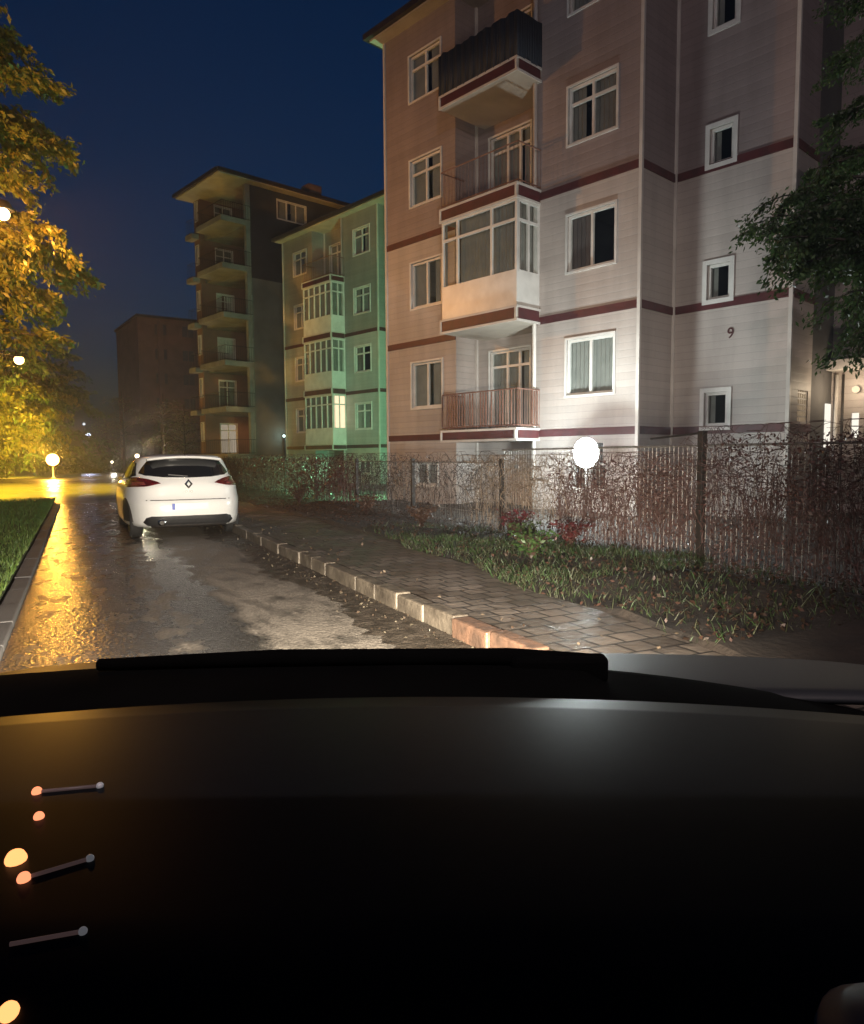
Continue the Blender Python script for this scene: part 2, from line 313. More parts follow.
# right kerb of separate stones
mb = MB(); y = -12; k = 0
while y < 60:
    L_ = .5; red = (k % 1 == 0 and 2.7 < y < 4.25); dx = random.uniform(-.012, .012)
    mb.box(2.36+dx, 2.50+dx*.3, y+.006, y+L_-.006, -.03, .155+random.uniform(-.008, .008), 1 if red else 0); y += L_; k += 1
tag(mb.build('kerb', [M['kerb'], M['kerb_red']], bevel=.015), kind='structure')
def paving_mat():
    m = bpy.data.materials.new('wet_paving'); m.use_nodes = True; nt = m.node_tree; b = nt.nodes['Principled BSDF']; L = nt.links.new
    g = N(nt, 'ShaderNodeNewGeometry'); br = N(nt, 'ShaderNodeTexBrick'); L(g.outputs['Position'], br.inputs[0])
    br.inputs['Scale'].default_value = 1; br.inputs['Brick Width'].default_value = .2; br.inputs['Row Height'].default_value = .2; br.inputs['Mortar Size'].default_value = .012; br.inputs['Mortar Smooth'].default_value = .3
    br.inputs['Color1'].default_value = (.10, .082, .066, 1); br.inputs['Color2'].default_value = (.17, .14, .115, 1); br.inputs['Mortar'].default_value = (.012, .01, .008, 1)
    n = N(nt, 'ShaderNodeTexNoise'); n.inputs['Scale'].default_value = 2.2; n.inputs['Detail'].default_value = 8; L(g.outputs['Position'], n.inputs[0])
    r = N(nt, 'ShaderNodeMapRange'); r.inputs[1].default_value = .35; r.inputs[2].default_value = .65; r.inputs[3].default_value = .45; r.inputs[4].default_value = 1.15; L(n.outputs[0], r.inputs[0])
    mx = N(nt, 'ShaderNodeMix', data_type='RGBA', blend_type='MULTIPLY'); mx.inputs[0].default_value = 1; L(br.outputs[0], mx.inputs[6]); L(r.outputs[0], mx.inputs[7]); L(mx.outputs[2], b.inputs['Base Color'])
    rr = N(nt, 'ShaderNodeMapRange'); rr.inputs[1].default_value = .35; rr.inputs[2].default_value = .65; rr.inputs[3].default_value = .28; rr.inputs[4].default_value = .6; L(n.outputs[0], rr.inputs[0]); L(rr.outputs[0], b.inputs['Roughness'])
    n2 = N(nt, 'ShaderNodeTexNoise'); n2.inputs['Scale'].default_value = 14; n2.inputs['Detail'].default_value = 6; L(g.outputs['Position'], n2.inputs[0])
    ad = N(nt, 'ShaderNodeMath', operation='MULTIPLY_ADD'); L(br.outputs[1], ad.inputs[0]); ad.inputs[1].default_value = -1.5; L(n2.outputs[0], ad.inputs[2])
    bp = N(nt, 'ShaderNodeBump'); bp.inputs['Strength'].default_value = .8; bp.inputs['Distance'].default_value = .015; L(ad.outputs[0], bp.inputs['Height']); L(bp.outputs[0], b.inputs['Normal'])
    return m
M['paving'] = paving_mat()
mb = MB()
ys = [-12+.5*i for i in range(145)]
def walk_edge(y): return 3.30+.55*max(0, min(1, (y-3)/6))+.06*sin(y*2.1)
for i in range(len(ys)-1):
    a, b_ = ys[i], ys[i+1]
    mb.face([(2.5, a, .15), (walk_edge(a), a, .155), (walk_edge(b_), b_, .155), (2.5, b_, .15)])
tag(mb.build('sidewalk', M['paving']), kind='structure')
mb = MB()
def verge_z(x, y): return .13+.05*sin(x*3+y*1.3)*sin(y*.9+x)+.03*sin(x*7)*sin(y*6) + (.05 if x < 5.8 else -.05)
for i in range(len(ys)-1):
    a, b_ = ys[i], ys[i+1]
    for j in range(14):
        def X(y, j): return walk_edge(y)-.03+(30-walk_edge(y))*(j/14)**2.2
        q = [(X(a, j), a), (X(a, j+1), a), (X(b_, j+1), b_), (X(b_, j), b_)]
        mb.face([(x, y, verge_z(x, y) if j or k_ in (1, 2) else .12) for k_, (x, y) in enumerate(q)])
tag(mb.build('verge', M['soil'], smooth=True), kind='structure')

# ------------------------------------------------------------------ apartment blocks in their own frame: x along the facade, y into the block
A = radians(16.5)
UV = Vector((sin(A), -cos(A), 0)); DV = Vector((cos(A), sin(A), 0))
FRZ = math.atan2(UV.y, UV.x)
def fw(u, d, z=0): return UV*u + DV*d + Vector((0, 0, z))
def wall(parent, axis, c, a0, a1, z0, z1, holes, mats, split=None, flip=1, th=.12, name='wall'):
    """wall sheet with real openings and reveals; axis 'x': runs along x at y=c (looks to -y); axis 'y': runs along y at x=c (looks to +x)"""
    mb = MB()
    A_ = sorted(set([a0, a1]+[h[0] for h in holes]+[h[1] for h in holes])); Z_ = [z0, z1]+[h[2] for h in holes]+[h[3] for h in holes]
    if split: Z_.append(split)
    Z_ = sorted(set(z for z in Z_ if z0 <= z <= z1))
    P = (lambda a, z, d=0: (a, c+d, z)) if axis == 'x' else (lambda a, z, d=0: (c-d, a, z))
    for i in range(len(A_)-1):
        for j in range(len(Z_)-1):
            am, zm = (A_[i]+A_[i+1])/2, (Z_[j]+Z_[j+1])/2
            if any(h[0] < am < h[1] and h[2] < zm < h[3] for h in holes): continue
            mi = 1 if (split and zm > split) else 0
            mb.face([P(A_[i], Z_[j]), P(A_[i+1], Z_[j]), P(A_[i+1], Z_[j+1]), P(A_[i], Z_[j+1])], mi)
    for h in holes:
        for q in (((h[0], h[2]), (h[1], h[2])), ((h[1], h[2]), (h[1], h[3])), ((h[1], h[3]), (h[0], h[3])), ((h[0], h[3]), (h[0], h[2]))):
            (a, z), (b_, z2) = q; mb.face([P(a, z), P(b_, z2), P(b_, z2, th), P(a, z, th)])
    return mb.build(name, mats, parent)
def window(parent, axis, c, a0, a1, z0, z1, mull=(.5,), transom=0, curtain='curtain', gap=None, lit=None, surround=.045, recess=.07, name='window', fmat='frame'):
    """frame with mullions, pane and curtain set into an opening. gap: fraction of the width left open between the curtains"""
    def B(mb, x0, x1, d0, d1, q0, q1):
        if axis == 'x': mb.box(x0, x1, c+d0, c+d1, q0, q1)
        else: mb.box(c-d1, c-d0, x0, x1, q0, q1)
    f = MB(); wd = .055; W = a1-a0
    for (x0, x1, q0, q1) in ((a0, a0+wd, z0, z1), (a1-wd, a1, z0, z1), (a0+wd, a1-wd, z0, z0+wd), (a0+wd, a1-wd, z1-wd, z1)): B(f, x0, x1, recess-.03, recess+.03, q0, q1)
    zt = z1-(z1-z0)*transom if transom else z1-wd
    for mfr in mull: B(f, a0+W*mfr-.03, a0+W*mfr+.03, recess-.028, recess+.028, z0+wd, z1-wd)
    if transom:
        xs = [a0+wd]+[a0+W*q for q in mull]+[a1-wd]
        for i in range(len(xs)-1): B(f, xs[i]+(.03 if i else 0), xs[i+1]-(.03 if i < len(xs)-2 else 0), recess-.026, recess+.026, zt-.03, zt+.03)
    if surround:
        s = surround
        for (x0, x1, q0, q1) in ((a0-s, a0, z0-s, z1+s), (a1, a1+s, z0-s, z1+s), (a0, a1, z1, z1+s), (a0, a1, z0-s, z0)): B(f, x0, x1, -.03, .02, q0, q1)
    fo = f.build(name, M[fmat], parent)
    p = MB(); p.face([(a, c+recess, z) if axis == 'x' else (c-recess, a, z) for a, z in ((a0+wd, z0+wd), (a1-wd, z0+wd), (a1-wd, z1-wd), (a0+wd, z1-wd))])
    p.build('pane', lit if lit else M['glass'], fo)
    if not lit and curtain:
        q = MB(); rng = [(a0, a1)] if gap is None else [(a0, a0+W*gap[0]), (a0+W*gap[1], a1)]
        for (x0, x1) in rng:
            if x1-x0 < .02: continue
            n = max(4, int((x1-x0)/.035))
            for i in range(n):
                s0, s1 = x0+(x1-x0)*i/n, x0+(x1-x0)*(i+1)/n
                d0, d1 = .13+.018*sin(i*2.1), .13+.018*sin((i+1)*2.1)
                if axis == 'x': q.face([(s0, c+d0, z0-.02), (s1, c+d1, z0-.02), (s1, c+d1, z1+.02), (s0, c+d0, z1+.02)])
                else: q.face([(c-d0, s0, z0-.02), (c-d1, s1, z0-.02), (c-d1, s1, z1+.02), (c-d0, s0, z1+.02)])
        if q.f: q.build('curtain', M[curtain], fo, smooth=True)
    return fo
def railing(parent, x0, x1, y0, y1, z0, z1, mat_, bars=.11, slat=.0, name='railing'):
    mb = MB(); pts = [(x0, y1), (x0, y0), (x1, y0), (x1, y1)]
    for (a, b_) in zip(pts[:-1], pts[1:]):
        a, b_ = Vector(a), Vector(b_); L_ = (b_-a).length; n = int(L_/bars)
        for z in (z0+.06, z1): mb.tube([(a.x, a.y, z), (b_.x, b_.y, z)], .016, 5)
        for i in range(n+1):
            p = a.lerp(b_, i/n); rr = slat if slat else .008
            if slat and random.random() < .6: mb.box(p.x-rr, p.x+rr, p.y-.012, p.y+.012, z0+.08, z1-.02)
            else: mb.tube([(p.x, p.y, z0), (p.x, p.y, z1)], .008, 4)
    return mb.build(name, mat_, parent)
SILLS = [(2.62, 3.82), (5.27, 6.45), (7.93, 9.1), (10.6, 11.75)]
SLABS = [(1.66, 1.94), (4.27, 4.60), (6.88, 7.20), (9.50, 9.80)]
BELTS = [(1.74, 1.90), (4.26, 4.42), (6.98, 7.14)]
def block(name, u0, d0, label, lower, upper, split, enclosed, tarp, belts, lit_bay, detail):
    """one four-storey block; local x = along facade from the left end, local y = into the block"""
    base = fw(u0, d0); t = empty(name, base, FRZ, label, 'apartment block')
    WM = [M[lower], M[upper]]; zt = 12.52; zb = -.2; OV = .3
    X = lambda u: u+15.95               # facade positions measured on the nearer block
    cur = random.choice
    # left section
    wl = [(X(-14.9), X(-13.72), a, b_) for a, b_ in SILLS]; bl = [(X(-14.8), X(-13.9), .55, 1.15)]
    wall(t, 'x', 0, 0, X(-13.2), zb, zt, wl+bl, WM, split)
    for i, h in enumerate(wl): window(t, 'x', 0, *h, transom=.3 if i > 1 or not detail else 0, curtain='curtain', gap=(.45, .62) if i != 1 else (.5, .7))
    window(t, 'x', 0, *bl[0], curtain=None)
    wall(t, 'y', X(-13.2), 0, .75, zb, zt, [], WM, split)
    # recess with balcony doors
    dr = [(X(-12.72), X(-11.4), a, b_) for a, b_ in ((2.0, 3.95), (4.65, 6.6), (7.25, 9.2), (9.85, 11.8))]
    wall(t, 'x', .75, X(-13.2), X(-10.7), zb, zt, dr, [M['soffit'], M['soffit']] if 0 else WM, split)
    for h in dr:
        window(t, 'x', .75, *h, mull=(.42, .72), transom=.2, curtain='curtain', gap=(.7, .78), name='balcony_door')
    MB().box(X(-13.19), X(-13.13), .69, .748, zb, zt).build('corner_trim', M['trim'], t)
    mb = MB()
    for y_ in (0, .75): mb.face([(X(-10.7), 0, zb), (X(-10.7), .75, zb), (X(-10.7), .75, zt), (X(-10.7), 0, zt)]) if y_ == 0 else None
    mb.build('wall', M[lower], t)
    # middle section
    wm = [(X(-9.75), X(-8.55), a, b_) for a, b_ in SILLS]; bm = [(X(-9.6), X(-8.7), .55, 1.15)]
    wall(t, 'x', 0, X(-10.7), X(-7.97), zb, zt, wm+bm, WM, split)
    for i, h in enumerate(wm): window(t, 'x', 0, *h, transom=.3 if i > 1 or not detail else 0, curtain='curtain' if i != 1 else 'curtain_dark', gap=[(.95, .97), (.52, .9), (.3, .45), (.5, .6)][i])
    window(t, 'x', 0, *bm[0], curtain=None)
    wall(t, 'y', X(-7.97), 0, 1.3, zb, zt, [], WM, split)
    # stair tower set back, with half-landing windows
    st = [(X(-7.22), X(-6.74), a, b_) for a, b_ in ((1.9, 2.58), (4.45, 5.15), (7.12, 7.82), (9.72, 10.4))]
    wall(t, 'x', 1.3, X(-7.97), X(-5.55), zb, zt, st, WM, split)
    for i, h in enumerate(st): window(t, 'x', 1.3, *h, mull=() if 1 else (), curtain='curtain', gap=(.35, .96), surround=.09)
    bw = [(1.75, 2.25, 1.92, 2.55)] if detail else []
    wall(t, 'y', X(-5.55), 1.3, 2.4, zb, zt, bw, WM, split)
    # belts and corner trims, one part per run
    P_ = .025
    for a, b_ in belts:
        MB().box(0, X(-13.2), -P_, -.002, a, b_).build('belt', M['belt'], t)
        MB().box(X(-10.7), X(-8.0), -P_, -.002, a, b_).build('belt', M['belt'], t)
        MB().box(X(-7.968), X(-7.97)+P_, .02, 1.27, a, b_).build('belt', M['belt'], t)
        MB().box(X(-7.9), X(-5.58), 1.3-P_, 1.298, a, b_).build('belt', M['belt'], t)
        MB().box(X(-5.548), X(-5.55)+P_, 1.33, 2.38, a, b_).build('belt', M['belt'], t)
    for (x, y) in ((.02, 0), (X(-10.66), 0), (X(-7.97), 0), (X(-7.94), 1.3), (X(-5.55), 1.3)):
        MB().box(x-.04, x+.03, y-.035, y+.03, zb, zt).build('corner_trim', M['trim'], t)
    mb = MB(); mb.tube([(X(-10.6), -.07, .1), (X(-10.6), -.07, zt)], .045, 8); mb.build('downpipe', M['trim'], t, True)
    # balconies
    bx0, bx1, by = X(-12.9), X(-10.5), -.8
    for k, (a, b_) in enumerate(SLABS):
        bal = MB().box(bx0, bx1, by, .74, a, b_-.03).build('balcony', M['soffit'], t)
        f = MB()
        f.box(bx0+.05, bx1-.06, by-.02, by-.003, a+.05, b_-.05); f.box(bx1+.003, bx1+.02, by+.05, -.05, a+.05, b_-.05)
        f.build('fascia', M['belt'], bal)
        e = MB()
        for z in (a-.01, b_-.05): e.box(bx0-.02, bx1+.03, by-.03, by-.001, z, z+.05); e.box(bx1+.001, bx1+.03, by, -.01, z, z+.05)
        for x in (bx0-.02, bx1-.04): e.box(x, x+.05, by-.034, by-.001, a+.04, b_-.04)
        e.build('edge_trim', M['trim'], bal)
        top = b_
        if k in enclosed:
            g = MB(); zp = top+.72; ze = SLABS[k+1][0] if k < 3 else 12.0
            g.box(bx0+.02, bx1-.02, by+.02, by+.06, top-.02, zp); g.box(bx1-.06, bx1-.02, by+.06, 0, top-.02, zp)
            gp = g.build('bay_parapet', M['frame'], bal)
            lit = M['glow_warm'] if (lit_bay and k == 0) else None
            window(t, 'x', by+.02, bx0+.02, bx1-.02, zp, ze, mull=(.22, .68) if detail else (.2, .4, .6, .8), transom=.28, surround=0, recess=.03, curtain='curtain', gap=(.02, .22) if k == 1 else None, name='bay_window')
            window(t, 'y', bx1-.02, by+.06, 0, zp, ze, mull=(.5,), transom=.28, surround=0, recess=.03, curtain='curtain', lit=lit, name='bay_window')
        else:
            if detail and k == 0:
                railing(t, bx0, bx1, by+.03, 0, top, top+.86, M['rail'], bars=.085, slat=.014)
            else: railing(t, bx0, bx1, by+.03, 0, top, top+.86, M['rail'])
        if k == 3 and tarp:
            q = MB(); n = 40
            pts = [(bx0-.03+(bx1-bx0+.06)*i/n, by-.015+.02*sin(i*1.7)) for i in range(n+1)]+[(bx1+.03+.015*sin(i), by+(-by)*i/12) for i in range(1, 13)]
            for i in range(len(pts)-1):
                (x_, y_), (x2, y2) = pts[i], pts[i+1]
                q.face([(x_, y_, top-.02), (x2, y2, top-.02), (x2, y2, top+.92+.02*sin(i*.9)), (x_, y_, top+.92+.02*sin(i*.9-.9))])
            so = q.build('balcony_screen', M['tarp'], t, smooth=True); md = so.modifiers.new('thickness', 'SOLIDIFY'); md.thickness = .006
    # body behind, roof
    mb = MB()
    mb.face([(0, 0, zb), (0, 11, zb), (0, 11, zt), (0, 0, zt)]); mb.face([(0, 11, zb), (X(-5.55), 11, zb), (X(-5.55), 11, zt), (0, 11, zt)])
    mb.face([(0, .6, 4.2), (X(-5.6), .6, 4.2), (X(-5.6), .6, 4.2), (0, .6, 4.2)])
    mb.build('wall', M[lower], t)
    inn = MB()
    for z in (1.95, 4.6, 7.2, 9.8): inn.box(.1, X(-13.25), .3, 10.8, z-.1, z); inn.box(X(-10.65), X(-8.0), .3, 10.8, z-.1, z)
    inn.box(.1, X(-5.8), 4, 4.1, zb, zt-.05); inn.build('interior', M['interior'], t)
    r = MB(); r.box(-.18, X(-5.2), -.36, 11.5, zt, zt+.14)
    ro = r.build('roof', M['soffit'], t)
    g = MB(); xe, ye = X(-5.2), 11.5
    v = [(-.24, -.44, zt+.143), (xe+.1, -.44, zt+.143), (xe+.1, ye+.1, zt+.143), (-.24, ye+.1, zt+.143), (4.5, 5.4, zt+2.0), (xe-4.5, 5.4, zt+2.0)]
    for q in ((0, 1, 5, 4), (1, 2, 5), (2, 3, 4, 5), (3, 0, 4)): g.face([v[i] for i in q])
    g.box(-.30, xe+.17, -.50, -.37, zt+.04, zt+.19); g.box(-.30, -.19, -.36, ye, zt+.04, zt+.19); g.build('roof_tiles', M['rooftile'], ro)
    return t
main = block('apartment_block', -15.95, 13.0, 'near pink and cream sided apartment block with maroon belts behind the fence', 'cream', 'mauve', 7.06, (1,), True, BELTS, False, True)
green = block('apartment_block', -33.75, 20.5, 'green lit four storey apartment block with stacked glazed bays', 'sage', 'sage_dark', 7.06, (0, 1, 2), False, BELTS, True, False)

# ---- details on the near block: lattice window, house number, entrance wing
X = lambda u: u+15.95
wx = X(-5.55)
f = MB()
for i in range(5): f.box(wx-.05, wx-.02, 1.75+.11*i, 1.77+.11*i+.01, 1.92, 2.55)
for i in range(6): f.box(wx-.048, wx-.022, 1.75, 2.25, 1.92+.115*i, 1.945+.115*i)
lw_ = f.build('lattice_window', M['trim'], main); MB().box(wx-.09, wx-.07, 1.75, 2.25, 1.92, 2.55).build('pane', emission('dim_lit_glass', (1, .75, .45), .9), lw_)
def text_mesh(s, size, mat_, name, parent, mw, ext=.004):
    c = bpy.data.curves.new(name, 'FONT'); c.body = s; c.size = size; c.extrude = ext; c.align_x = 'CENTER'; c.align_y = 'CENTER'
    o = bpy.data.objects.new('tmp', c); COL.objects.link(o); bpy.context.view_layer.update()
    me = bpy.data.meshes.new_from_object(o.evaluated_get(bpy.context.evaluated_depsgraph_get())); me.name = name
    bpy.data.objects.remove(o); me.materials.clear(); me.materials.append(mat_)
    o = bpy.data.objects.new(name, me); COL.objects.link(o); o.parent = parent; o.matrix_local = mw; return o
text_mesh('9', .3, M['belt'], 'house_number', main, Matrix.Translation((X(-6.7), 1.285, 3.72)) @ Matrix.Rotation(pi/2, 4, 'X'))
# entrance wing farther back at the right end
MB().face
wg = MB()
wg.face([(wx, 2.4, -.2), (wx, 3.52, -.2), (wx, 3.52, 12.2), (wx, 2.4, 12.2)]); wg.build('stair_wall', M['darkwall'], main)
wall(main, 'x', 3.52, wx, wx+6, -.2, 12.2, [(wx+.40, wx+.54, 1.64, 2.15)], [M['cream'], M['mauve']], 7.06)
MB().box(wx+.40, wx+.54, 3.56, 3.58, 1.64, 2.15).build('lit_pane', M['glow_white'], main)
MB().box(wx+.006, wx+.03, 3.16, 3.44, 1.45, 2.35).build('lit_door', M['glow_white'], main)
MB().box(wx+.02, wx+5, 3.1, 3.5, 3.02, 3.22).build('canopy', M['trim'], main)
MB().tube([(wx+.12, 3.47, 0), (wx+.12, 3.47, 2.95)], .04, 8).build('downpipe', M['trim'], main, True)
MB().tube([(wx+.24, 3.47, 0), (wx+.24, 3.47, 2.95)], .025, 8).build('downpipe', M['iron'], main, True)
p0 = fw(-15.95+wx+.5-0, 13+3.0); point('porch_light', (p0.x, p0.y, 2.6), (1, .8, .55), 25, .08)
p1 = bpy.data.objects['porch_light']; p1.parent = main; p1.matrix_parent_inverse = Matrix.Translation((0, 0, 0)); p1.location = (wx+.5, 2.9, 2.6)
ball('porch_lamp', (wx+.5, 3.4, 2.62), .07, M['glow_warm'], main)

# ------------------------------------------------------------------ six-storey block behind
def sixblock():
    base = fw(-40.7, 22.5); t = empty('balcony_block', base, FRZ, 'dark six storey block with a stack of open corner balconies', 'apartment block')
    zt = 17.9; slabs = [1.25, 4.12, 6.9, 9.75, 12.65, 15.4]
    # side wall looking along the road: dark cladding over a paler lower panel
    sw = [(1.9, 4.0, 16.3, 17.45), (4.6, 5.8, 13.3, 14.3)]
    wall(t, 'y', 0, 0, 13, -.2, zt, sw, [M['grey_green'], M['slate']], 12.35, name='wall')
    window(t, 'y', 0, *sw[0], mull=(.33, .66), transom=0, curtain='curtain', gap=(.4, .5)); window(t, 'y', 0, *sw[1], curtain=None)
    for k, z in enumerate(slabs):
        s = MB(); s.box(-3.35, .05, -1.95, -.32, z, z+.32); s.box(-3.35, -.04, -.32, 2.0, z, z+.315); s.box(-4.4, -3.35, -.9, 2.0, z, z+.32); b_ = s.build('balcony', M['concrete'], t, bevel=.02)
        railing(t, -3.25, -.0, -1.88, 0, z+.32, z+1.2, M['iron'], bars=.14)
        ds = [(-3.6, -2.5, z+.35, z+2.4), (-1.9, -.9, z+.35, z+2.4)]
        wall(t, 'x', 2.0, -4.4, -.02, z+.32, (slabs[k+1] if k < 5 else zt), ds, [M['brown'], M['brown']])
        for j, h in enumerate(ds):
            window(t, 'x', 2.0, *h, curtain='curtain', gap=(.3, .4) if j else None, lit=M['glow_dim'] if (k == 0 and j == 1) else None, name='balcony_door')
        MB().box(-.32, -.03, -.28, .0, z+.32, (slabs[k+1] if k < 5 else zt)).build('column', M['concrete'], t)
    dw = [(-.15, 1.05, z+.35, z+2.35) for z in slabs]
    wall(t, 'y', -4.4, -1.2, 2.0, -.2, zt, dw, [M['brown'], M['brown']])
    for k, h in enumerate(dw): window(t, 'y', -4.4, *h, transom=.22, curtain='net_bright' if k in (2, 3) else 'curtain', gap=(.35, .62) if k % 2 else None, lit=M['glow_dim'] if k == 0 else None, name='balcony_door')
    w2 = [(-5.0, -4.6, z+1.2, z+2.4) for z in slabs]
    wall(t, 'x', -1.2, -5.2, -4.4, -.2, zt, w2, [M['brown'], M['brown']])
    for h in w2: window(t, 'x', -1.2, *h, curtain='curtain_dark')
    for k, z in enumerate(slabs):
        MB().box(-5.5, -4.5, -1.7, -1.22, z, z+.3).build('balcony', M['concrete'], t); railing(t, -5.4, -4.6, -1.65, -1.2, z+.3, z+1.2, M['iron'], bars=.2)
    mb = MB(); mb.box(-5.2, -.02, -.0, .02, -.2, 1.25); mb.face([(-5.2, -1.2, -.2), (-5.2, 13, -.2), (-5.2, 13, zt), (-5.2, -1.2, zt)]); mb.face([(-5.2, 13, -.2), (0, 13, -.2), (0, 13, zt), (-5.2, 13, zt)]); mb.build('wall', M['brown'], t)
    inn = MB(); inn.box(-5.1, -.5, 4.5, 4.6, 0, zt-.1)
    for z in slabs: inn.box(-5.1, -.3, 2.4, 12.8, z, z+.3)
    inn.build('interior', M['interior'], t)
    r = MB(); r.box(-5.4, .6, -2.3, 13.6, zt, zt+.2); ro = r.build('roof', M['soffit'], t)
    g = MB(); v = [(-5.5, -2.4, zt+.203), (.7, -2.4, zt+.203), (.7, 13.7, zt+.203), (-5.5, 13.7, zt+.203), (-3.4, 3.5, zt+1.1), (-2.8, 7.5, zt+1.1)]
    for q in ((0, 1, 5, 4), (1, 2, 5), (2, 3, 4, 5), (3, 0, 4)): g.face([v[i] for i in q])
    g.box(.62, .78, -2.4, 13.7, zt+.06, zt+.26); g.box(-5.5, .6, -2.48, -2.32, zt+.06, zt+.26); g.build('roof_tiles', M['rooftile'], ro)
    MB().box(-1.4, -.5, 4.6, 5.6, zt+.3, zt+1.35).build('chimney', M['brown'], ro)
    return t
M['glow_dim'] = emission('dim_room', (1, .82, .6), .32)
sixblock()
# distant brown block
def far_block():
    c = at(160, 470, 84); t = empty('distant_block', (c.x, c.y, 0), radians(8), 'distant brown apartment tower fading into the orange haze', 'apartment block')
    hs = [(-3.2+i*3.1, -1.8+i*3.1, 1.5+2.8*k, 2.8+2.8*k) for i in (1, 2) for k in range(6)]
    wall(t, 'x', 0, -1.9, 5.5, -.1, 17.4, hs, [M['brown'], M['brown']])
    for h in hs: window(t, 'x', 0, *h, curtain='curtain_dark', surround=0, fmat='brown')
    mb = MB(); mb.face([(-1.9, 0, 0), (-1.9, 12, 0), (-1.9, 12, 17.4), (-1.9, 0, 17.4)]); mb.face([(5.5, 0, 0), (5.5, 12, 0), (5.5, 12, 17.4), (5.5, 0, 17.4)]); mb.face([(-1.9, 12, 0), (5.5, 12, 0), (5.5, 12, 17.4), (-1.9, 12, 17.4)]); mb.build('wall', M['brown'], t)
    MB().box(-2.1, 5.8, -.3, 12.2, 17.4, 17.65).build('roof', M['rooftile'], t)
    MB().box(.2, .8, -.35, -.02, 0, 17.35).build('pilaster', M['brown'], t)
far_block()

# ------------------------------------------------------------------ flood light and assumed unseen green lamp
fl = fw(-8.5, 12.0, 0)
t = empty('floodlight', fl, FRZ, 'blinding white floodlight on a post behind the fence', 'floodlight')
MB().tube([(0, 0, -.1), (0, 0, 1.12)], .03, 8).build('post', M['iron'], t, True)
MB().lathe((0, 0, 1.36), [(.001, -.2), (.2, -.2), (.2, .2), (.001, .2)], 20).build('housing', M['iron'], t, bevel=.005).location = (0, .215, 0)
MB().lathe((0, 0, 0), [(.001, 0), (.30, .005)], 28).build('lens', emission('led_white', (.93, 1, 1), 60), t).rotation_euler = (pi/2, 0, 0); bpy.data.objects['lens'].location = (0, -.012, 1.36)  # disc enlarged so the lamp's glare is built into its size
point('lamp_light', (0, -.3, 1.36), (.88, 1.0, .98), P_FLOOD, .12, t)
gp = fw(-16.35, 15.2); t = empty('wall_light', (gp.x, gp.y, 0), FRZ, 'green tinted light on the end wall of the near block', 'wall light')  # unseen fixture, assumed and added to tint the next block green
MB().box(.1, .37, -.1, .1, 1.6, 1.75).build('housing', M['iron'], t, bevel=.01)
ball('bulb', (0.1, 0, 1.5), .09, emission('green_glow', (.45, 1, .6), 8), t)
point('lamp_light', (0, 0, 1.4), (.34, 1.0, .50), P_GREEN, .12, t)

# ------------------------------------------------------------------ parked car
M['car_paint'] = mat('white_car_paint', (.80, .80, .79), (.76, .76, .75), scale=1, rough=.28, coat=.6)
M['car_glass'] = mat('dark_car_glass', (.008, .009, .011), (.008, .009, .011), rough=.06, spec=.6)
M['black_plastic'] = mat('black_plastic', (.02, .02, .021), (.014, .014, .015), scale=30, rough=.5)
M['rubber'] = mat('tyre_rubber', (.018, .018, .018), (.012, .012, .012), scale=30, rough=.8)
M['tail_red'] = mat('red_lamp_lens', (.12, .006, .008), (.06, .003, .004), scale=12, rough=.12, coat=.8)
M['tail_clear'] = mat('clear_lamp_lens', (.22, .05, .05), (.15, .03, .03), scale=30, rough=.15)
M['chrome'] = mat('chrome', (.75, .75, .75), (.65, .65, .65), rough=.15, metal=1)
M['plate'] = mat('plate_white', (.8, .8, .8), (.75, .75, .75), rough=.4)
M['plate_blue'] = mat('plate_blue', (.03, .08, .45), (.02, .06, .4), rough=.4)
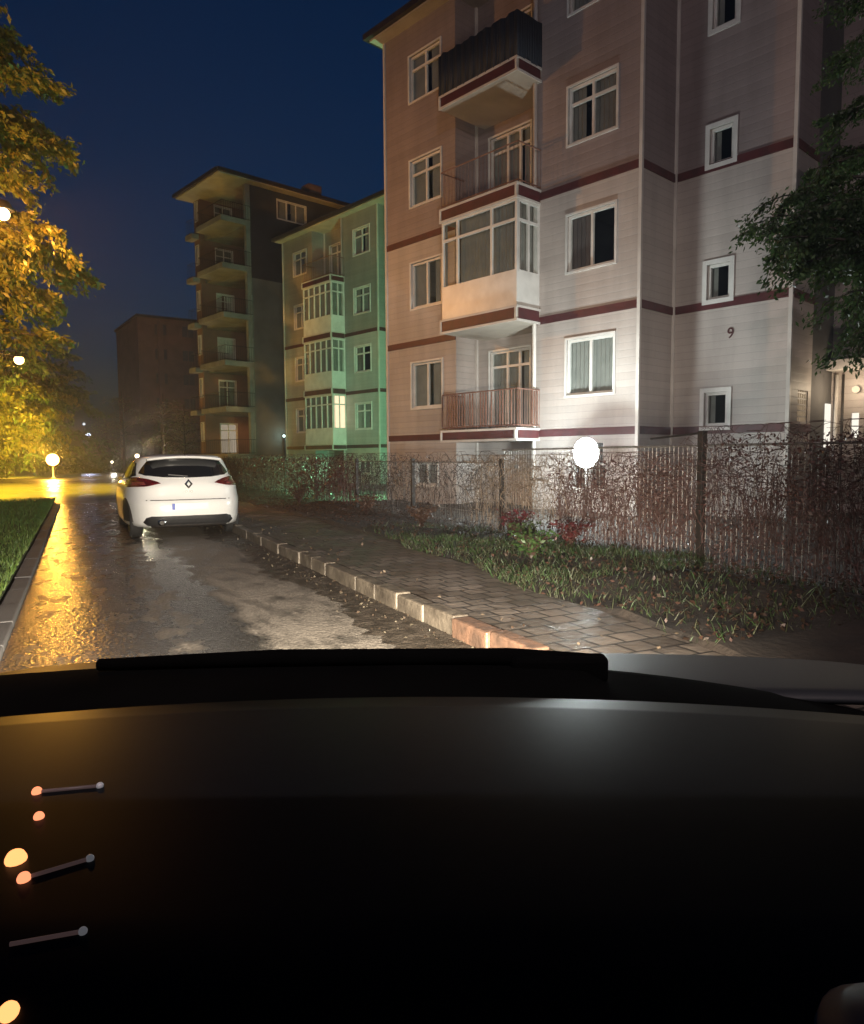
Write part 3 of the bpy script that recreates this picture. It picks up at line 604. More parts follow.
def hatchback(loc, rz):
    t = empty('parked_car', loc, rz, 'white five door hatchback parked against the right kerb, seen from behind', 'car')
    S = [(.17, .16, 3.90, .83), (.22, .06, 3.98, .875), (.34, .015, 4.03, .892), (.48, 0, 4.05, .895), (.60, .0, 4.05, .90), (.66, .03, 4.04, .90), (.72, .075, 4.0, .893), (.82, .095, 3.95, .882),
         (.90, .105, 3.80, .870), (.96, .125, 3.35, .850), (1.02, .17, 3.0, .815), (1.10, .235, 2.82, .785), (1.20, .33, 2.6, .745), (1.30, .43, 2.35, .700), (1.36, .47, 2.15, .665), (1.385, .42, 2.05, .62), (1.41, .48, 1.9, .56), (1.43, .64, 1.75, .45), (1.44, .85, 1.6, .28)]
    K = 64; mb = MB()
    for (z, yr, yf, w_) in S:
        for j in range(K):
            a = 2*pi*j/K; cx, cy = cos(a), sin(a)
            n = 5.0 if z < .95 else 3.4; e = 2/n
            x = w_*math.copysign(abs(cx)**e, cx); yy = math.copysign(abs(cy)**e, cy)
            # plan bow: rear and front ends bulge at the middle
            L2 = (yf-yr)/2; mid = (yf+yr)/2
            y = mid+L2*yy
            # narrower glasshouse and tail in plan
            q = abs(y-mid)/L2
            x *= 1-.10*max(0, (q-.55))**1.5/.3
            mb.v.append((x, y, z))
    for i in range(len(S)-1):
        for j in range(K):
            mb.f.append((i*K+j, i*K+(j+1) % K, (i+1)*K+(j+1) % K, (i+1)*K+j)); mb.m.append(0)
    mb.f.append(tuple((len(S)-1)*K+j for j in range(K))); mb.m.append(0); mb.f.append(tuple(range(K))[::-1]); mb.m.append(0)
    # subdivided surface used both as the body and for fitting the panels
    body = mb.build('body', M['car_paint'], t, smooth=True)
    sm = body.modifiers.new('s', 'SUBSURF'); sm.levels = 1; sm.render_levels = 1
    bpy.context.view_layer.update()
    dg = bpy.context.evaluated_depsgraph_get(); me = bpy.data.meshes.new_from_object(body.evaluated_get(dg))
    body.modifiers.remove(sm); old = body.data; body.data = me; me.name = 'body'; bpy.data.meshes.remove(old)
    bv = BVHTree.FromPolygons([v.co.copy() for v in me.vertices], [tuple(p.vertices) for p in me.polygons])
    def hit(o, d):
        r = bv.ray_cast(Vector(o), Vector(d)); return (r[0], r[1]) if r[0] is not None else (None, None)
    def patch(name, poly, mat_, off=.006, side='rear', parent=None, sub=14, origin=None):
        """a fitted panel: outline given on the rear (x, z) or the side (y, z), laid onto the body"""
        xs = [p[0] for p in poly]; zs = [p[1] for p in poly]
        x0, x1, z0, z1 = min(xs), max(xs), min(zs), max(zs)
        bm = bmesh.new(); vs_ = [bm.verts.new((p[0], p[1], 0)) for p in poly]; bm.faces.new(vs_)
        for i in range(1, sub):
            for (co, no) in (((x0+(x1-x0)*i/sub, 0, 0), (1, 0, 0)), ((0, z0+(z1-z0)*i/sub, 0), (0, 1, 0))):
                bmesh.ops.bisect_plane(bm, geom=bm.verts[:]+bm.edges[:]+bm.faces[:], plane_co=co, plane_no=no)
        dead = []
        for v in bm.verts:
            a_, z_ = v.co.x, v.co.y
            if side == 'rear': h, n_ = hit((a_, -2, z_), (0, 1, 0))
            elif side == 'left': h, n_ = hit((-3, a_, z_), (1, 0, 0))
            elif side == 'right': h, n_ = hit((3, a_, z_), (-1, 0, 0))
            elif side == 'cornerL': h, n_ = hit((-2+a_, -2, z_), (.7071, .7071, 0))
            elif side == 'cornerR': h, n_ = hit((2+a_, -2, z_), (-.7071, .7071, 0))
            if h is None: dead.append(v); continue
            v.co = h+n_*off*(1 if n_.dot(Vector((h.x, h.y-2, 0))) > -9 else -1)
        if dead: bmesh.ops.delete(bm, geom=dead, context='VERTS')
        me2 = bpy.data.meshes.new(name); bm.to_mesh(me2); bm.free(); me2.materials.append(mat_)
        for p in me2.polygons: p.use_smooth = True
        o = bpy.data.objects.new(name, me2); COL.objects.link(o); o.parent = parent or t
        sd = o.modifiers.new('th', 'SOLIDIFY'); sd.thickness = .012; sd.offset = -1
        return o
    # rear screen
    patch('rear_window', [(-.56, 1.30), (-.63, 1.20), (-.68, 1.11), (-.60, 1.075), (-.35, 1.045), (0, 1.035), (.35, 1.045), (.60, 1.075), (.68, 1.11), (.63, 1.20), (.56, 1.30), (.50, 1.345), (.25, 1.362), (0, 1.366), (-.25, 1.362), (-.50, 1.345)], M['car_glass'])
    # spoiler lip
    sp_ = MB()
    for i in range(17):
        x = -.56+1.12*i/16; yb = .36+.10*(abs(x)/.56)**3; zz = 1.405-.045*(abs(x)/.56)**2
        for dy, dz in ((0, 0), (.0, -.03), (.16, -.05), (.2, .012)): sp_.v.append((x, yb+dy, zz+dz))
    for i in range(16):
        for a, b_ in ((0, 1), (1, 2), (2, 3), (3, 0)): sp_.f.append((i*4+a, i*4+b_, i*4+4+b_, i*4+4+a)); sp_.m.append(0)
    sp_.f += [(0, 1, 2, 3), (67, 66, 65, 64)]; sp_.m += [0, 0]
    spo = sp_.build('spoiler', M['car_paint'], t, smooth=True)
    # side glass
    for s_, nm in (('left', -1), ('right', 1)):
        patch('side_window', [(.62, 1.07), (1.0, 1.02), (1.75, 1.0), (1.75, 1.32), (1.2, 1.34), (.85, 1.28)], M['car_glass'], side=s_)
        patch('side_window', [(1.83, 1.0), (2.75, 1.0), (2.6, 1.08), (2.2, 1.30), (1.83, 1.325)], M['car_glass'], side=s_)
    # tail lamps: C shaped lens on the corner, pointed inboard blade
    for s in (-1, 1):
        po = [(.40*s, .945), (.58*s, .90), (.84*s, .875), (.86*s, .95), (.84*s, 1.03), (.70*s, 1.045), (.56*s, 1.015), (.45*s, .975)]
        if s < 0: po = po[::-1]
        tl = patch('tail_lamp', po, M['tail_red'], off=.010)
        pc = [(.60*s, .925), (.80*s, .905), (.80*s, .96), (.62*s, .965)]
        if s < 0: pc = pc[::-1]
        patch('reflector', pc, M['tail_clear'], off=.016, parent=tl, sub=5)
        pw = [(-.62, .885), (-.42, .87), (-.42, 1.03), (-.62, 1.035)] if s > 0 else [(.62, .885), (.62, 1.035), (.42, 1.03), (.42, .87)]
    # bumper lower insert, diffuser, shut lines
    patch('diffuser', [(-.60, .24), (.60, .24), (.66, .30), (.62, .375), (.55, .40), (-.55, .40), (-.62, .375), (-.66, .30)], M['black_plastic'], off=.010)
    patch('bumper_chin', [(-.55, .215), (.55, .215), (.56, .25), (-.56, .25)], M['iron'], off=.016, sub=8)
    for a_ in ((-.62, .66, .62, .672), ):
        patch('shut_line', [(a_[0], a_[1]), (a_[2], a_[1]), (a_[2], a_[3]), (a_[0], a_[3])], M['black_plastic'], off=.002, sub=16)
    # exhaust tip
    MB().tube([(-.42, -.035, .30), (-.42, .2, .30)], .055, 16).build('exhaust_tip', M['chrome'], t, True)
    ex = MB(); ex.tube([(-.42, -.040, .30), (-.42, -.036, .30)], .034, 16); ex.build('exhaust_bore', M['iron'], t)
    # number plate in its recess
    h, n_ = hit((0, -2, .56), (0, 1, 0)); yp = h.y
    pl = MB().box(-.27, .27, yp-.022, yp-.006, .50, .615).build('number_plate', M['plate'], t, bevel=.003)
    MB().box(-.265, -.222, yp-.026, yp-.0235, .505, .61).build('plate_band', M['plate_blue'], pl)
    # diamond emblem and badge letters
    h, n_ = hit((0, -2, .93), (0, 1, 0)); ye = h.y
    e = MB(); o_ = [(0, .085), (.06, 0), (0, -.085), (-.06, 0)]; i_ = [(0, .042), (.027, 0), (0, -.042), (-.027, 0)]
    for k in range(4):
        a, b_, c_, d_ = o_[k], o_[(k+1) % 4], i_[(k+1) % 4], i_[k]
        for yy in (ye-.022,): e.face([(a[0], yy+.008, .93+a[1]), (b_[0], yy+.008, .93+b_[1]), (c_[0], yy-.004, .93+c_[1]), (d_[0], yy-.004, .93+d_[1])])
        e.face([(a[0], ye-.014, .93+a[1]), (b_[0], ye-.014, .93+b_[1]), (b_[0], ye+.01, .93+b_[1]), (a[0], ye+.01, .93+a[1])])
        e.face([(d_[0], ye-.026, .93+d_[1]), (c_[0], ye-.026, .93+c_[1]), (c_[0], ye+.01, .93+c_[1]), (d_[0], ye+.01, .93+d_[1])])
    e.build('emblem', M['chrome'], t)
    text_mesh('CLIO', .055, M['chrome'], 'badge', t, Matrix.Translation((0, hit((0, -2, .80), (0, 1, 0))[0].y-.004, .80)) @ Matrix.Rotation(pi/2, 4, 'X'))
    MB().tube([(0, .40, 1.40), (0, .52, 1.52)], .006, 5).build('aerial', M['black_plastic'], t)
    wp = MB(); wp.tube([(.0, hit((0, -2, 1.06), (0, 1, 0))[0].y-.03, 1.06), (-.28, hit((-.28, -2, 1.09), (0, 1, 0))[0].y-.03, 1.09)], .01, 5); wp.build('rear_wiper', M['black_plastic'], t)
    # wheels
    for x, y in ((-.735, .80), (.735, .80), (-.745, 3.3), (.745, 3.3)):
        s = 1 if x > 0 else -1; R_ = .305
        prof = [(.19, -.095), (.27, -.10), (.295, -.085), (R_, -.06), (R_, .06), (.295, .085), (.27, .10), (.19, .095)]
        wv = MB(); wv.lathe((0, 0, 0), prof, 32)
        wv.v = [(x+z_*1.0, y+a_, R_+b_) for (a_, b_, z_) in wv.v]; wh = wv.build('wheel', M['rubber'], t, True)
        rm = MB(); rm.lathe((0, 0, 0), [(.20, .07), (.19, .095), (.17, .08), (.05, .085), (.001, .09)], 24)
        rm.v = [(x+s*z_, y+a_, R_+b_) for (a_, b_, z_) in rm.v]; rm.build('rim', M['chrome'], wh, True)
        ar = MB(); ar.lathe((0, 0, 0), [(.0, .112), (.345, .112), (.36, .10)], 32)
        ar.v = [(x+s*z_, y+a_, R_+.02+b_) for (a_, b_, z_) in ar.v if 1]
        patch('wheel_arch', [(y+.355*cos(2*pi*k/28), R_+.03+max(-.12, .355*sin(2*pi*k/28))) for k in range(28)][::(1 if s > 0 else -1)], M['iron'], side='right' if s > 0 else 'left', off=.004, sub=6)
    for s in (-1, 1):
        mi = MB(); mi.box(s*.86, s*1.0, 2.72, 2.84, .98, 1.10) if s > 0 else mi.box(-1.0, -.86, 2.72, 2.84, .98, 1.10); mi.build('door_mirror', M['car_paint'], t, bevel=.03)
    return t
car = hatchback((1.60, 12.15, 0.0), radians(0.5)); car.scale = (1.05, 1, .955)

# ------------------------------------------------------------------ the car we sit in: bonnet, scuttle, wipers, dashboard
M['dash'] = mat('soft_dashboard', (.005, .0062, .0075), (.0035, .0045, .0058), scale=60, rough=.44, spec=.11)
M['bonnet'] = mat('dark_bonnet_paint', (.02, .022, .025), (.016, .018, .02), scale=2, rough=.5, coat=0)
M['scuttle'] = mat('black_scuttle', (.004, .004, .004), (.003, .003, .003), scale=10, rough=1, spec=.02)
OWN = radians(26.1)
own = empty('own_car', (0, 0, 0), -OWN, 'dark dashboard and bonnet of the car the photo is taken from', 'car')
def sheetgrid(name, mat_, fn, s0, s1, f0, f1, ns=40, nf=16, th=.01):
    mb = MB()
    for i in range(ns+1):
        for j in range(nf+1):
            s = s0+(s1-s0)*i/ns; f_ = f0+(f1-f0)*j/nf; mb.v.append(fn(s, f_))
    for i in range(ns):
        for j in range(nf):
            a = i*(nf+1)+j; mb.f.append((a, a+nf+1, a+nf+2, a+1)); mb.m.append(0)
    o = mb.build(name, mat_, own, smooth=True); sd = o.modifiers.new('t', 'SOLIDIFY'); sd.thickness = th; sd.offset = -1; return o
# dashboard top: f in metres ahead, gently crowned, rolling down to the near edge
def dash_fn(s, f_):
    fe = f_*(1-.055*((s+.05)/.5)**2) if f_ > .5 else f_
    z = 1.052-.012*(s/.5)**2 - .018*((f_-.55)/.3)**2
    if f_ < .36: z -= (.36-f_)**2*6
    return (s, fe, z)
sheetgrid('dashboard', M['dash'], dash_fn, -.85, 1.0, .10, .755)
# windscreen well and scuttle between dash and bonnet
def scut_fn(s, f_): return (s, f_*(1-.02*(s/.5)**2), 1.0+(.034 if s < .235 else .012)*max(0, sin((f_-.70)/.34*pi))**.6-.02*(s/.5)**2*(2.2 if s > 0 else .5))
sheetgrid('scuttle', M['scuttle'], scut_fn, -.9, 1.0, .70, 1.02)
def bon_fn(s, f_): return (s, f_, .968-.150*max(0,(f_-1.0)/.74)**1.35-.03*abs(s)**3)
sheetgrid('bonnet', M['bonnet'], bon_fn, -.8, .85, .98, 1.74)
MB().box(-.8, .85, 1.70, 1.76, .35, .79).build('front_bumper', M['bonnet'], own, bevel=.02)
wpr = MB(); wpr.tube([(-.44, .93, 1.030), (-.2, .92, 1.040), (.1, .92, 1.040), (.22, .92, 1.034)], [.008, .012, .012, .009], 8); wpr.build('wiper', M['scuttle'], own, True)
wpr = MB(); wpr.box(.10, .225, .90, .93, 1.01, 1.043); wpr.build('wiper_hub', M['scuttle'], own, bevel=.006)
def loc_own(p):
    c, s = cos(OWN), sin(OWN); return Vector((p.x*c-p.y*s, p.x*s+p.y*c, p.z))
bars = [((37, 793), (100, 787), .0014), ((23, 880), (90, 860), .0013), ((10, 946), (83, 933), .0012)]  # reflected light streaks, modelled as faintly glowing bars with pale ends
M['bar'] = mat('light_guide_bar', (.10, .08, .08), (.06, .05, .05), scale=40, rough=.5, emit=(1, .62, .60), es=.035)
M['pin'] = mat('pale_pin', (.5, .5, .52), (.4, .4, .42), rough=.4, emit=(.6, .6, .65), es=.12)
bpy.context.view_layer.update()
dm = bpy.data.objects['dashboard'].data
dbv = BVHTree.FromPolygons([v.co.copy() for v in dm.vertices], [tuple(p.vertices) for p in dm.polygons])
def on_dash(px, py, lift):
    d = loc_own(at(px, py, 1.0)-Vector((0, 0, H))); h = dbv.ray_cast(Vector((0, 0, H)), d)[0]
    return (h if h is not None else loc_own(at(px, py, .5)))+Vector((0, 0, lift))
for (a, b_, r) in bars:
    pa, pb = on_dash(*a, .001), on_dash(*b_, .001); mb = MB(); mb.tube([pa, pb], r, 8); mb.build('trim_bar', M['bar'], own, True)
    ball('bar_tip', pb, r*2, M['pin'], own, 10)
M['ind'] = emission('indicator_orange', (1, .30, .14), 1.5); M['ind_hot'] = emission('indicator_hot', (1, .36, .12), 2.0)  # orange reflections on the dash, built as glowing beads
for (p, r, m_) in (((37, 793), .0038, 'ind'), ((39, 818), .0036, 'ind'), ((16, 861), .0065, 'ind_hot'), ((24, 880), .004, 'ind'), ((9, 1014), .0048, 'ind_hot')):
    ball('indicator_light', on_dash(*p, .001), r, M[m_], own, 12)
# cabin shell that keeps the street light off the dashboard
rf_ = MB(); rf_.box(-.75, .85, -1.6, .22, 1.50, 1.54); rf_.build('roof', M['bonnet'], own, bevel=.01)
rf_ = MB(); rf_.box(-.75, .85, -1.7, -1.62, .4, 1.5); rf_.build('tailgate', M['bonnet'], own)
for x_ in (-.80, .86): MB().box(x_, x_+.04, -1.6, .95, .35, .98).build('door', M['bonnet'], own)
# rounded grey trim in the near right corner
kp = loc_own(at(893, 1068, .33)); mb = MB(); mb.lathe((kp.x, kp.y, kp.z), [(.001, .03), (.018, .028), (.03, .018), (.036, 0), (.037, -.05)], 24)
mb.build('gear_knob', mat('grey_knob', (.20, .19, .17), (.16, .15, .14), scale=80, rough=.6), own, True)
for s in (-.62, .66):
    h = loc_own(Vector((0, 0, 0))); l = bpy.data.lights.new('headlight', 'SPOT'); l.energy = P_HEAD; l.color = (1.0, .88, .70); l.spot_size = radians(112); l.spot_blend = 1; l.shadow_soft_size = .07
    o = bpy.data.objects.new('headlight', l); COL.objects.link(o); o.parent = own; o.location = (s, 1.86, .66)
    wd = Vector((sin(radians(9)), cos(radians(9)), -.20)); o.rotation_euler = (Matrix.Rotation(OWN, 3, 'Z') @ Matrix.Identity(3) @ wd.to_track_quat('-Z', 'Y').to_matrix()).to_euler()
    mb = MB(); mb.lathe((0, 0, 0), [(.001, .0), (.07, .005), (.085, .02)], 16); mb.v = [(s+a, 1.80-c_, .66+b_) for a, b_, c_ in mb.v]; mb.build('headlamp_lens', M['glow_white'], own, True)

# ------------------------------------------------------------------ fence
M['zinc'] = mat('galvanised_wire', (.32, .31, .29), (.2, .17, .15), scale=20, rough=.45, metal=.4)
FX = 5.8
fence = empty('wire_fence', (FX, 0, 0), 0, 'wire mesh fence with dark square posts along the sidewalk', 'fence')
PY = [-1.2, 2.2, 5.48, 9.4, 12.67, 15.8, 19.0, 22.2, 25.4, 28.6, 31.8]
def ftop(y): return 1.50 if y < 6 else (1.27)
for y in PY:
    near = abs(y-5.48) < .1
    MB().box(-.035, .035, y-.035, y+.035, -.1, 1.55 if near else ftop(y)+.0).build('post', M['iron'], fence, bevel=.005)
for a, b_ in zip(PY[:-1], PY[1:]):
    mb = MB(); za, zb_ = ftop(a)-.06, ftop(b_)-.06
    if a < 5.5: za = zb_ = 1.40
    n = int((b_-a)/(.065 if a < 14 else .13)); 
    for i in range(1, n):
        y = a+(b_-a)*i/n; mb.tube([(0.0, y, .12), (0.0, y, za+(zb_-za)*i/n)], .0022, 4, cap=False)
    for k in range(6):
        z = .2+(za-.2)*k/5; mb.tube([(.004, a, z), (.004, b_, .2+(zb_-.2)*k/5)], .003 if k < 5 else .012, 4, cap=False)
    mb.build('wire_panel', M['zinc'], fence)
MB().tube([(0, 5.48, 1.53), (0.35, 6.6, 1.50)], .012, 6).build('brace', M['iron'], fence)

# climbing stems: each bay its own plant
def vine(name, y0, y1, n, rad, col1, col2, label, top=1.35, loops=0, vertical=.5, spread=.13, steps=16, leaves=0, leafcol=None, kind=None, seed=1, group=None, z0=.1, rough=.75, lsz=1):
    R = random.Random(seed); mb = MB(); m_ = mat(name+'_bark', col1, col2, scale=9, rough=rough)
    for i in range(n):
        y = R.uniform(y0, y1); mode = R.random(); r = rad*R.uniform(.5, 1.4); x = FX+R.gauss(0, spread*.5)
        tz = top*R.uniform(.75, 1.08); pts = []
        if mode < vertical:                           # hanging or standing thin stems
            z = R.uniform(z0, tz*.5); zz = R.uniform(tz*.6, tz); k = 6; dy = R.gauss(0, .10)
            for j in range(k+1):
                q = j/k; pts.append((x+R.gauss(0, .014), y+dy*q+R.gauss(0, .02), z+(zz-z)*q))
        elif mode < vertical+(1-vertical)*.55:        # rambling along the top of the fence
            z = tz*R.uniform(.80, .98); hy = R.choice((-1, 1)); a = R.gauss(0, .4)
            for j in range(steps):
                pts.append((x, y, z)); a += R.gauss(0, .55)+(z-tz*.9)*-.9*0; y += hy*.075*cos(a); z += .055*sin(a); x += R.gauss(0, .012)
                z = min(z, top*1.12); z = max(z, z0)
        else:                                         # free tangle
            z = R.uniform(z0, tz); a = R.uniform(0, 2*pi)
            for j in range(steps):
                pts.append((x, y, z)); a += R.gauss(0, .45+.3*loops); y += .06*cos(a); z += .06*sin(a); x += R.gauss(0, .012); z = max(z0, min(z, top*1.08))
        pts = [p for p in pts if y0-.4 < p[1] < y1+.4]
        if len(pts) > 2: mb.tube(pts, [r*(1-.5*j/len(pts)) for j in range(len(pts))], 3, cap=False)
    for i in range(leaves):
        y = R.uniform(y0, y1); z = z0+(top*1.05-z0)*R.random()**.7; x = FX+R.gauss(0, spread)
        s = R.uniform(.008, .024)*lsz; a = Vector((R.gauss(0, 1), R.gauss(0, 1), R.gauss(0, 1))).normalized(); b_ = a.cross(Vector((R.gauss(0, 1), R.gauss(0, 1), R.gauss(0, 1)))).normalized(); c = Vector((x, y, z))
        mb.face([c-a*s, c-b_*s*.6, c+a*s, c+b_*s*.6], 1)
    mats = [m_]
    if leaves: mats.append(mat(name+'_leaf', leafcol, tuple(v*.5 for v in leafcol), scale=11, rough=.45, spec=.5))
    o = mb.build(name, mats); tag(o, label, 'climbing plant', group); return o
RED1, RED2, RL = (.12, .068, .06), (.065, .04, .036), (.105, .05, .042)
vine('climbing_vine', -1.0, 5.4, 2100, .004, RED1, RED2, 'dense red brown creeper covering the nearest fence bays at the right', top=1.42, leaves=11000, leafcol=RL, seed=3, vertical=.5, spread=.10)
vine('climbing_vine', 5.5, 8.0, 760, .0042, RED1, (.09, .05, .04), 'red brown creeper on the fence between the tall post and the floodlight', top=1.2, leaves=2200, leafcol=RL, seed=4, vertical=.55, spread=.08)
vine('climbing_vine', 7.9, 10.3, 230, .006, (.26, .20, .15), (.16, .12, .09), 'bare pale looping stems on the fence just left of the floodlight', top=1.18, seed=5, vertical=.2, loops=1.2, steps=22, spread=.10)
vine('climbing_vine', 9.4, 12.6, 240, .0045, (.06, .04, .03), (.03, .02, .018), 'thin dark tangle along the fence top left of the floodlit bay', top=1.24, leaves=350, leafcol=(.06, .03, .02), seed=6, vertical=.2)
vine('climbing_vine', 12.7, 15.8, 330, .005, (.05, .035, .028), (.03, .02, .018), 'dark leafless creeper on the fence before the green lit block', top=1.24, leaves=700, leafcol=(.06, .03, .02), seed=7, vertical=.25)
vine('climbing_vine', 15.9, 33, 1500, .008, (.09, .04, .03), (.05, .025, .02), 'far reddish creeper hedge on the fence beside the parked car', lsz=1.8, top=1.25, leaves=7000, leafcol=(.10, .04, .025), seed=8, vertical=.4, spread=.25)

# ------------------------------------------------------------------ ground cover
def blades(name, n, region, hgt, wid, c1, c2, label, seed, lean=.35, dens=None, zfn=lambda x, y: 0, kindname='grass'):
    R = random.Random(seed); mb = MB()
    for i in range(n):
        x, y = region(R)
        if dens and R.random() > dens(x, y): continue
        z = zfn(x, y)-.01; a = R.uniform(0, 2*pi); h = hgt*R.uniform(.4, 1.3); w_ = wid*R.uniform(.6, 1.3); dx, dy = cos(a)*w_, sin(a)*w_; lx, ly = R.gauss(0, lean)*h, R.gauss(0, lean)*h
        mb.face([(x-dx, y-dy, z), (x+dx, y+dy, z), (x+dx*.6+lx*.5, y+dy*.6+ly*.5, z+h*.6), (x+lx, y+ly, z+h), (x-dx*.6+lx*.5, y-dy*.6+ly*.5, z+h*.6)], R.randrange(2))
    o = mb.build(name, [mat(name+'_a', c1, tuple(v*.6 for v in c1), scale=5, rough=.5), mat(name+'_b', c2, tuple(v*.6 for v in c2), scale=5, rough=.6)])
    return tag(o, label, 'ground cover', None, 'stuff')
def lawn_reg(R):
    y = 5+21*R.random()**1.1; x = -.68-10*R.random()**1.5; return x, y
blades('grass', 52000, lawn_reg, .07, .006, (.085, .17, .025), (.12, .17, .03), 'wet mown grass on the lawn left of the road', 11, zfn=lawn_z)
def near_reg(R):
    y = R.uniform(3.0, 10.5); x = R.uniform(walk_edge(y)-.05, 6.1); return x, y
blades('weeds', 26000, near_reg, .085, .004, (.032, .07, .017), (.05, .055, .022), 'green weeds growing between the sidewalk and the wire fence', 12, dens=lambda x, y: (1.0 if y > 5.2 else .3)*(1 if y < 8.6 else .3)*(.25+.75*(sin(x*3.1+y*1.7)*.5+.5)), zfn=verge_z, lean=.5)
def litter_reg(R):
    y = 3+27*R.random()**1.2; x = R.uniform(walk_edge(y)-.05, 6.2); return x, y
def litter(name, n, reg, c1, c2, label, seed, zfn, size=(.010, .026), lift=.05):
    R = random.Random(seed); mb = MB()
    for i in range(n):
        x, y = reg(R); z = zfn(x, y)+R.random()**2*lift+.008; s = R.uniform(*size)
        a = Vector((R.gauss(0, 1), R.gauss(0, 1), R.gauss(0, .45))).normalized(); b_ = a.cross(Vector((R.gauss(0, .5), R.gauss(0, .5), 1))).normalized(); c = Vector((x, y, z))
        mb.face([c-a*s, c-b_*s*.6, c+a*s, c+b_*s*.6], R.randrange(2))
    return tag(mb.build(name, [mat(name+'_a', c1, rough=.55), mat(name+'_b', c2, rough=.5)]), label, 'ground cover', None, 'stuff')
litter('leaf_litter', 14000, litter_reg, (.06, .028, .018), (.035, .02, .012), 'fallen red brown leaves along the foot of the fence', 13, verge_z, lift=.16)
def gut_reg(R):
    y = 2.5+20*R.random()**1.3; return 2.36-abs(R.gauss(0, .17)), y
litter('gutter_leaves', 900, gut_reg, (.06, .04, .025), (.12, .10, .07), 'small leaves and grit washed against the kerb', 14, lambda x, y: .01, (.008, .022), .01)
def walk_reg(R):
    y = 3+16*R.random(); return 2.55+(R.random()**2)*1.1, y
litter('sidewalk_leaves', 170, walk_reg, (.08, .05, .03), (.16, .12, .08), 'scattered wet leaves on the sidewalk', 15, lambda x, y: .16, (.01, .028), .004)
# broad-leaf weeds and twiggy shrublets in the verge
def shrub(name, x, y, h, n, c, label, seed, leaf=.03, twigcol=(.08, .04, .03)):
    R = random.Random(seed); t = empty(name, (x, y, verge_z(x, y)), R.uniform(0, 6), label, 'shrub'); mb = MB(); lf = MB()
    for i in range(n):
        a = R.uniform(0, 2*pi); o_ = R.uniform(.2, .75)*h; k = 6; pts = []
        for j in range(k+1):
            q = j/k; pts.append((cos(a)*o_*q**1.3+R.gauss(0, .01), sin(a)*o_*q**1.3+R.gauss(0, .01), h*R.uniform(.92, 1)*(q-.25*q*q)*1.1))
        mb.tube(pts, [.006*(1-.7*j/k) for j in range(k+1)], 4, cap=False)
        for j in range(9):
            p = Vector(pts[R.randrange(2, k+1)])+Vector((R.gauss(0, .04), R.gauss(0, .04), R.gauss(0, .03))); s = leaf*R.uniform(.5, 1.3)
            u = Vector((R.gauss(0, 1), R.gauss(0, 1), R.gauss(0, .6))).normalized(); v = u.cross(Vector((R.gauss(0, 1), R.gauss(0, 1), 1))).normalized(); lf.face([p-u*s, p-v*s*.5, p+u*s, p+v*s*.5])
    mb.build('stems', mat(name+'_stem', twigcol, rough=.7), t); lf.build('leaves', mat(name+'_leaves', c, tuple(v*.5 for v in c), scale=14, rough=.45), t)
shrub('leafy_shrub', 4.45, 6.6, .34, 40, (.05, .10, .025), 'lush green weed clump at the sidewalk edge below the floodlight', 21)
shrub('leafy_shrub', 4.9, 7.4, .30, 34, (.06, .09, .03), 'smaller green weed clump against the fence foot', 22)
shrub('red_shrub', 5.2, 8.1, .42, 40, (.12, .02, .025), 'dark red leaved shrub near the second fence post', 23)
shrub('red_shrub', 5.2, 6.9, .36, 30, (.10, .02, .02), 'small crimson shrub under the floodlight glare', 24)
shrub('dry_shrub', 5.0, 10.6, .40, 46, (.09, .05, .03), 'low dry shrub in the verge beyond the second post', 25)
shrub('dry_shrub', 5.2, 13.6, .45, 50, (.10, .05, .03), 'dry shrub in the verge before the green lit fence', 26)
shrub('dry_shrub', 4.9, 17.5, .5, 50, (.10, .045, .03), 'farthest dry shrub in the verge near the parked car', 27)

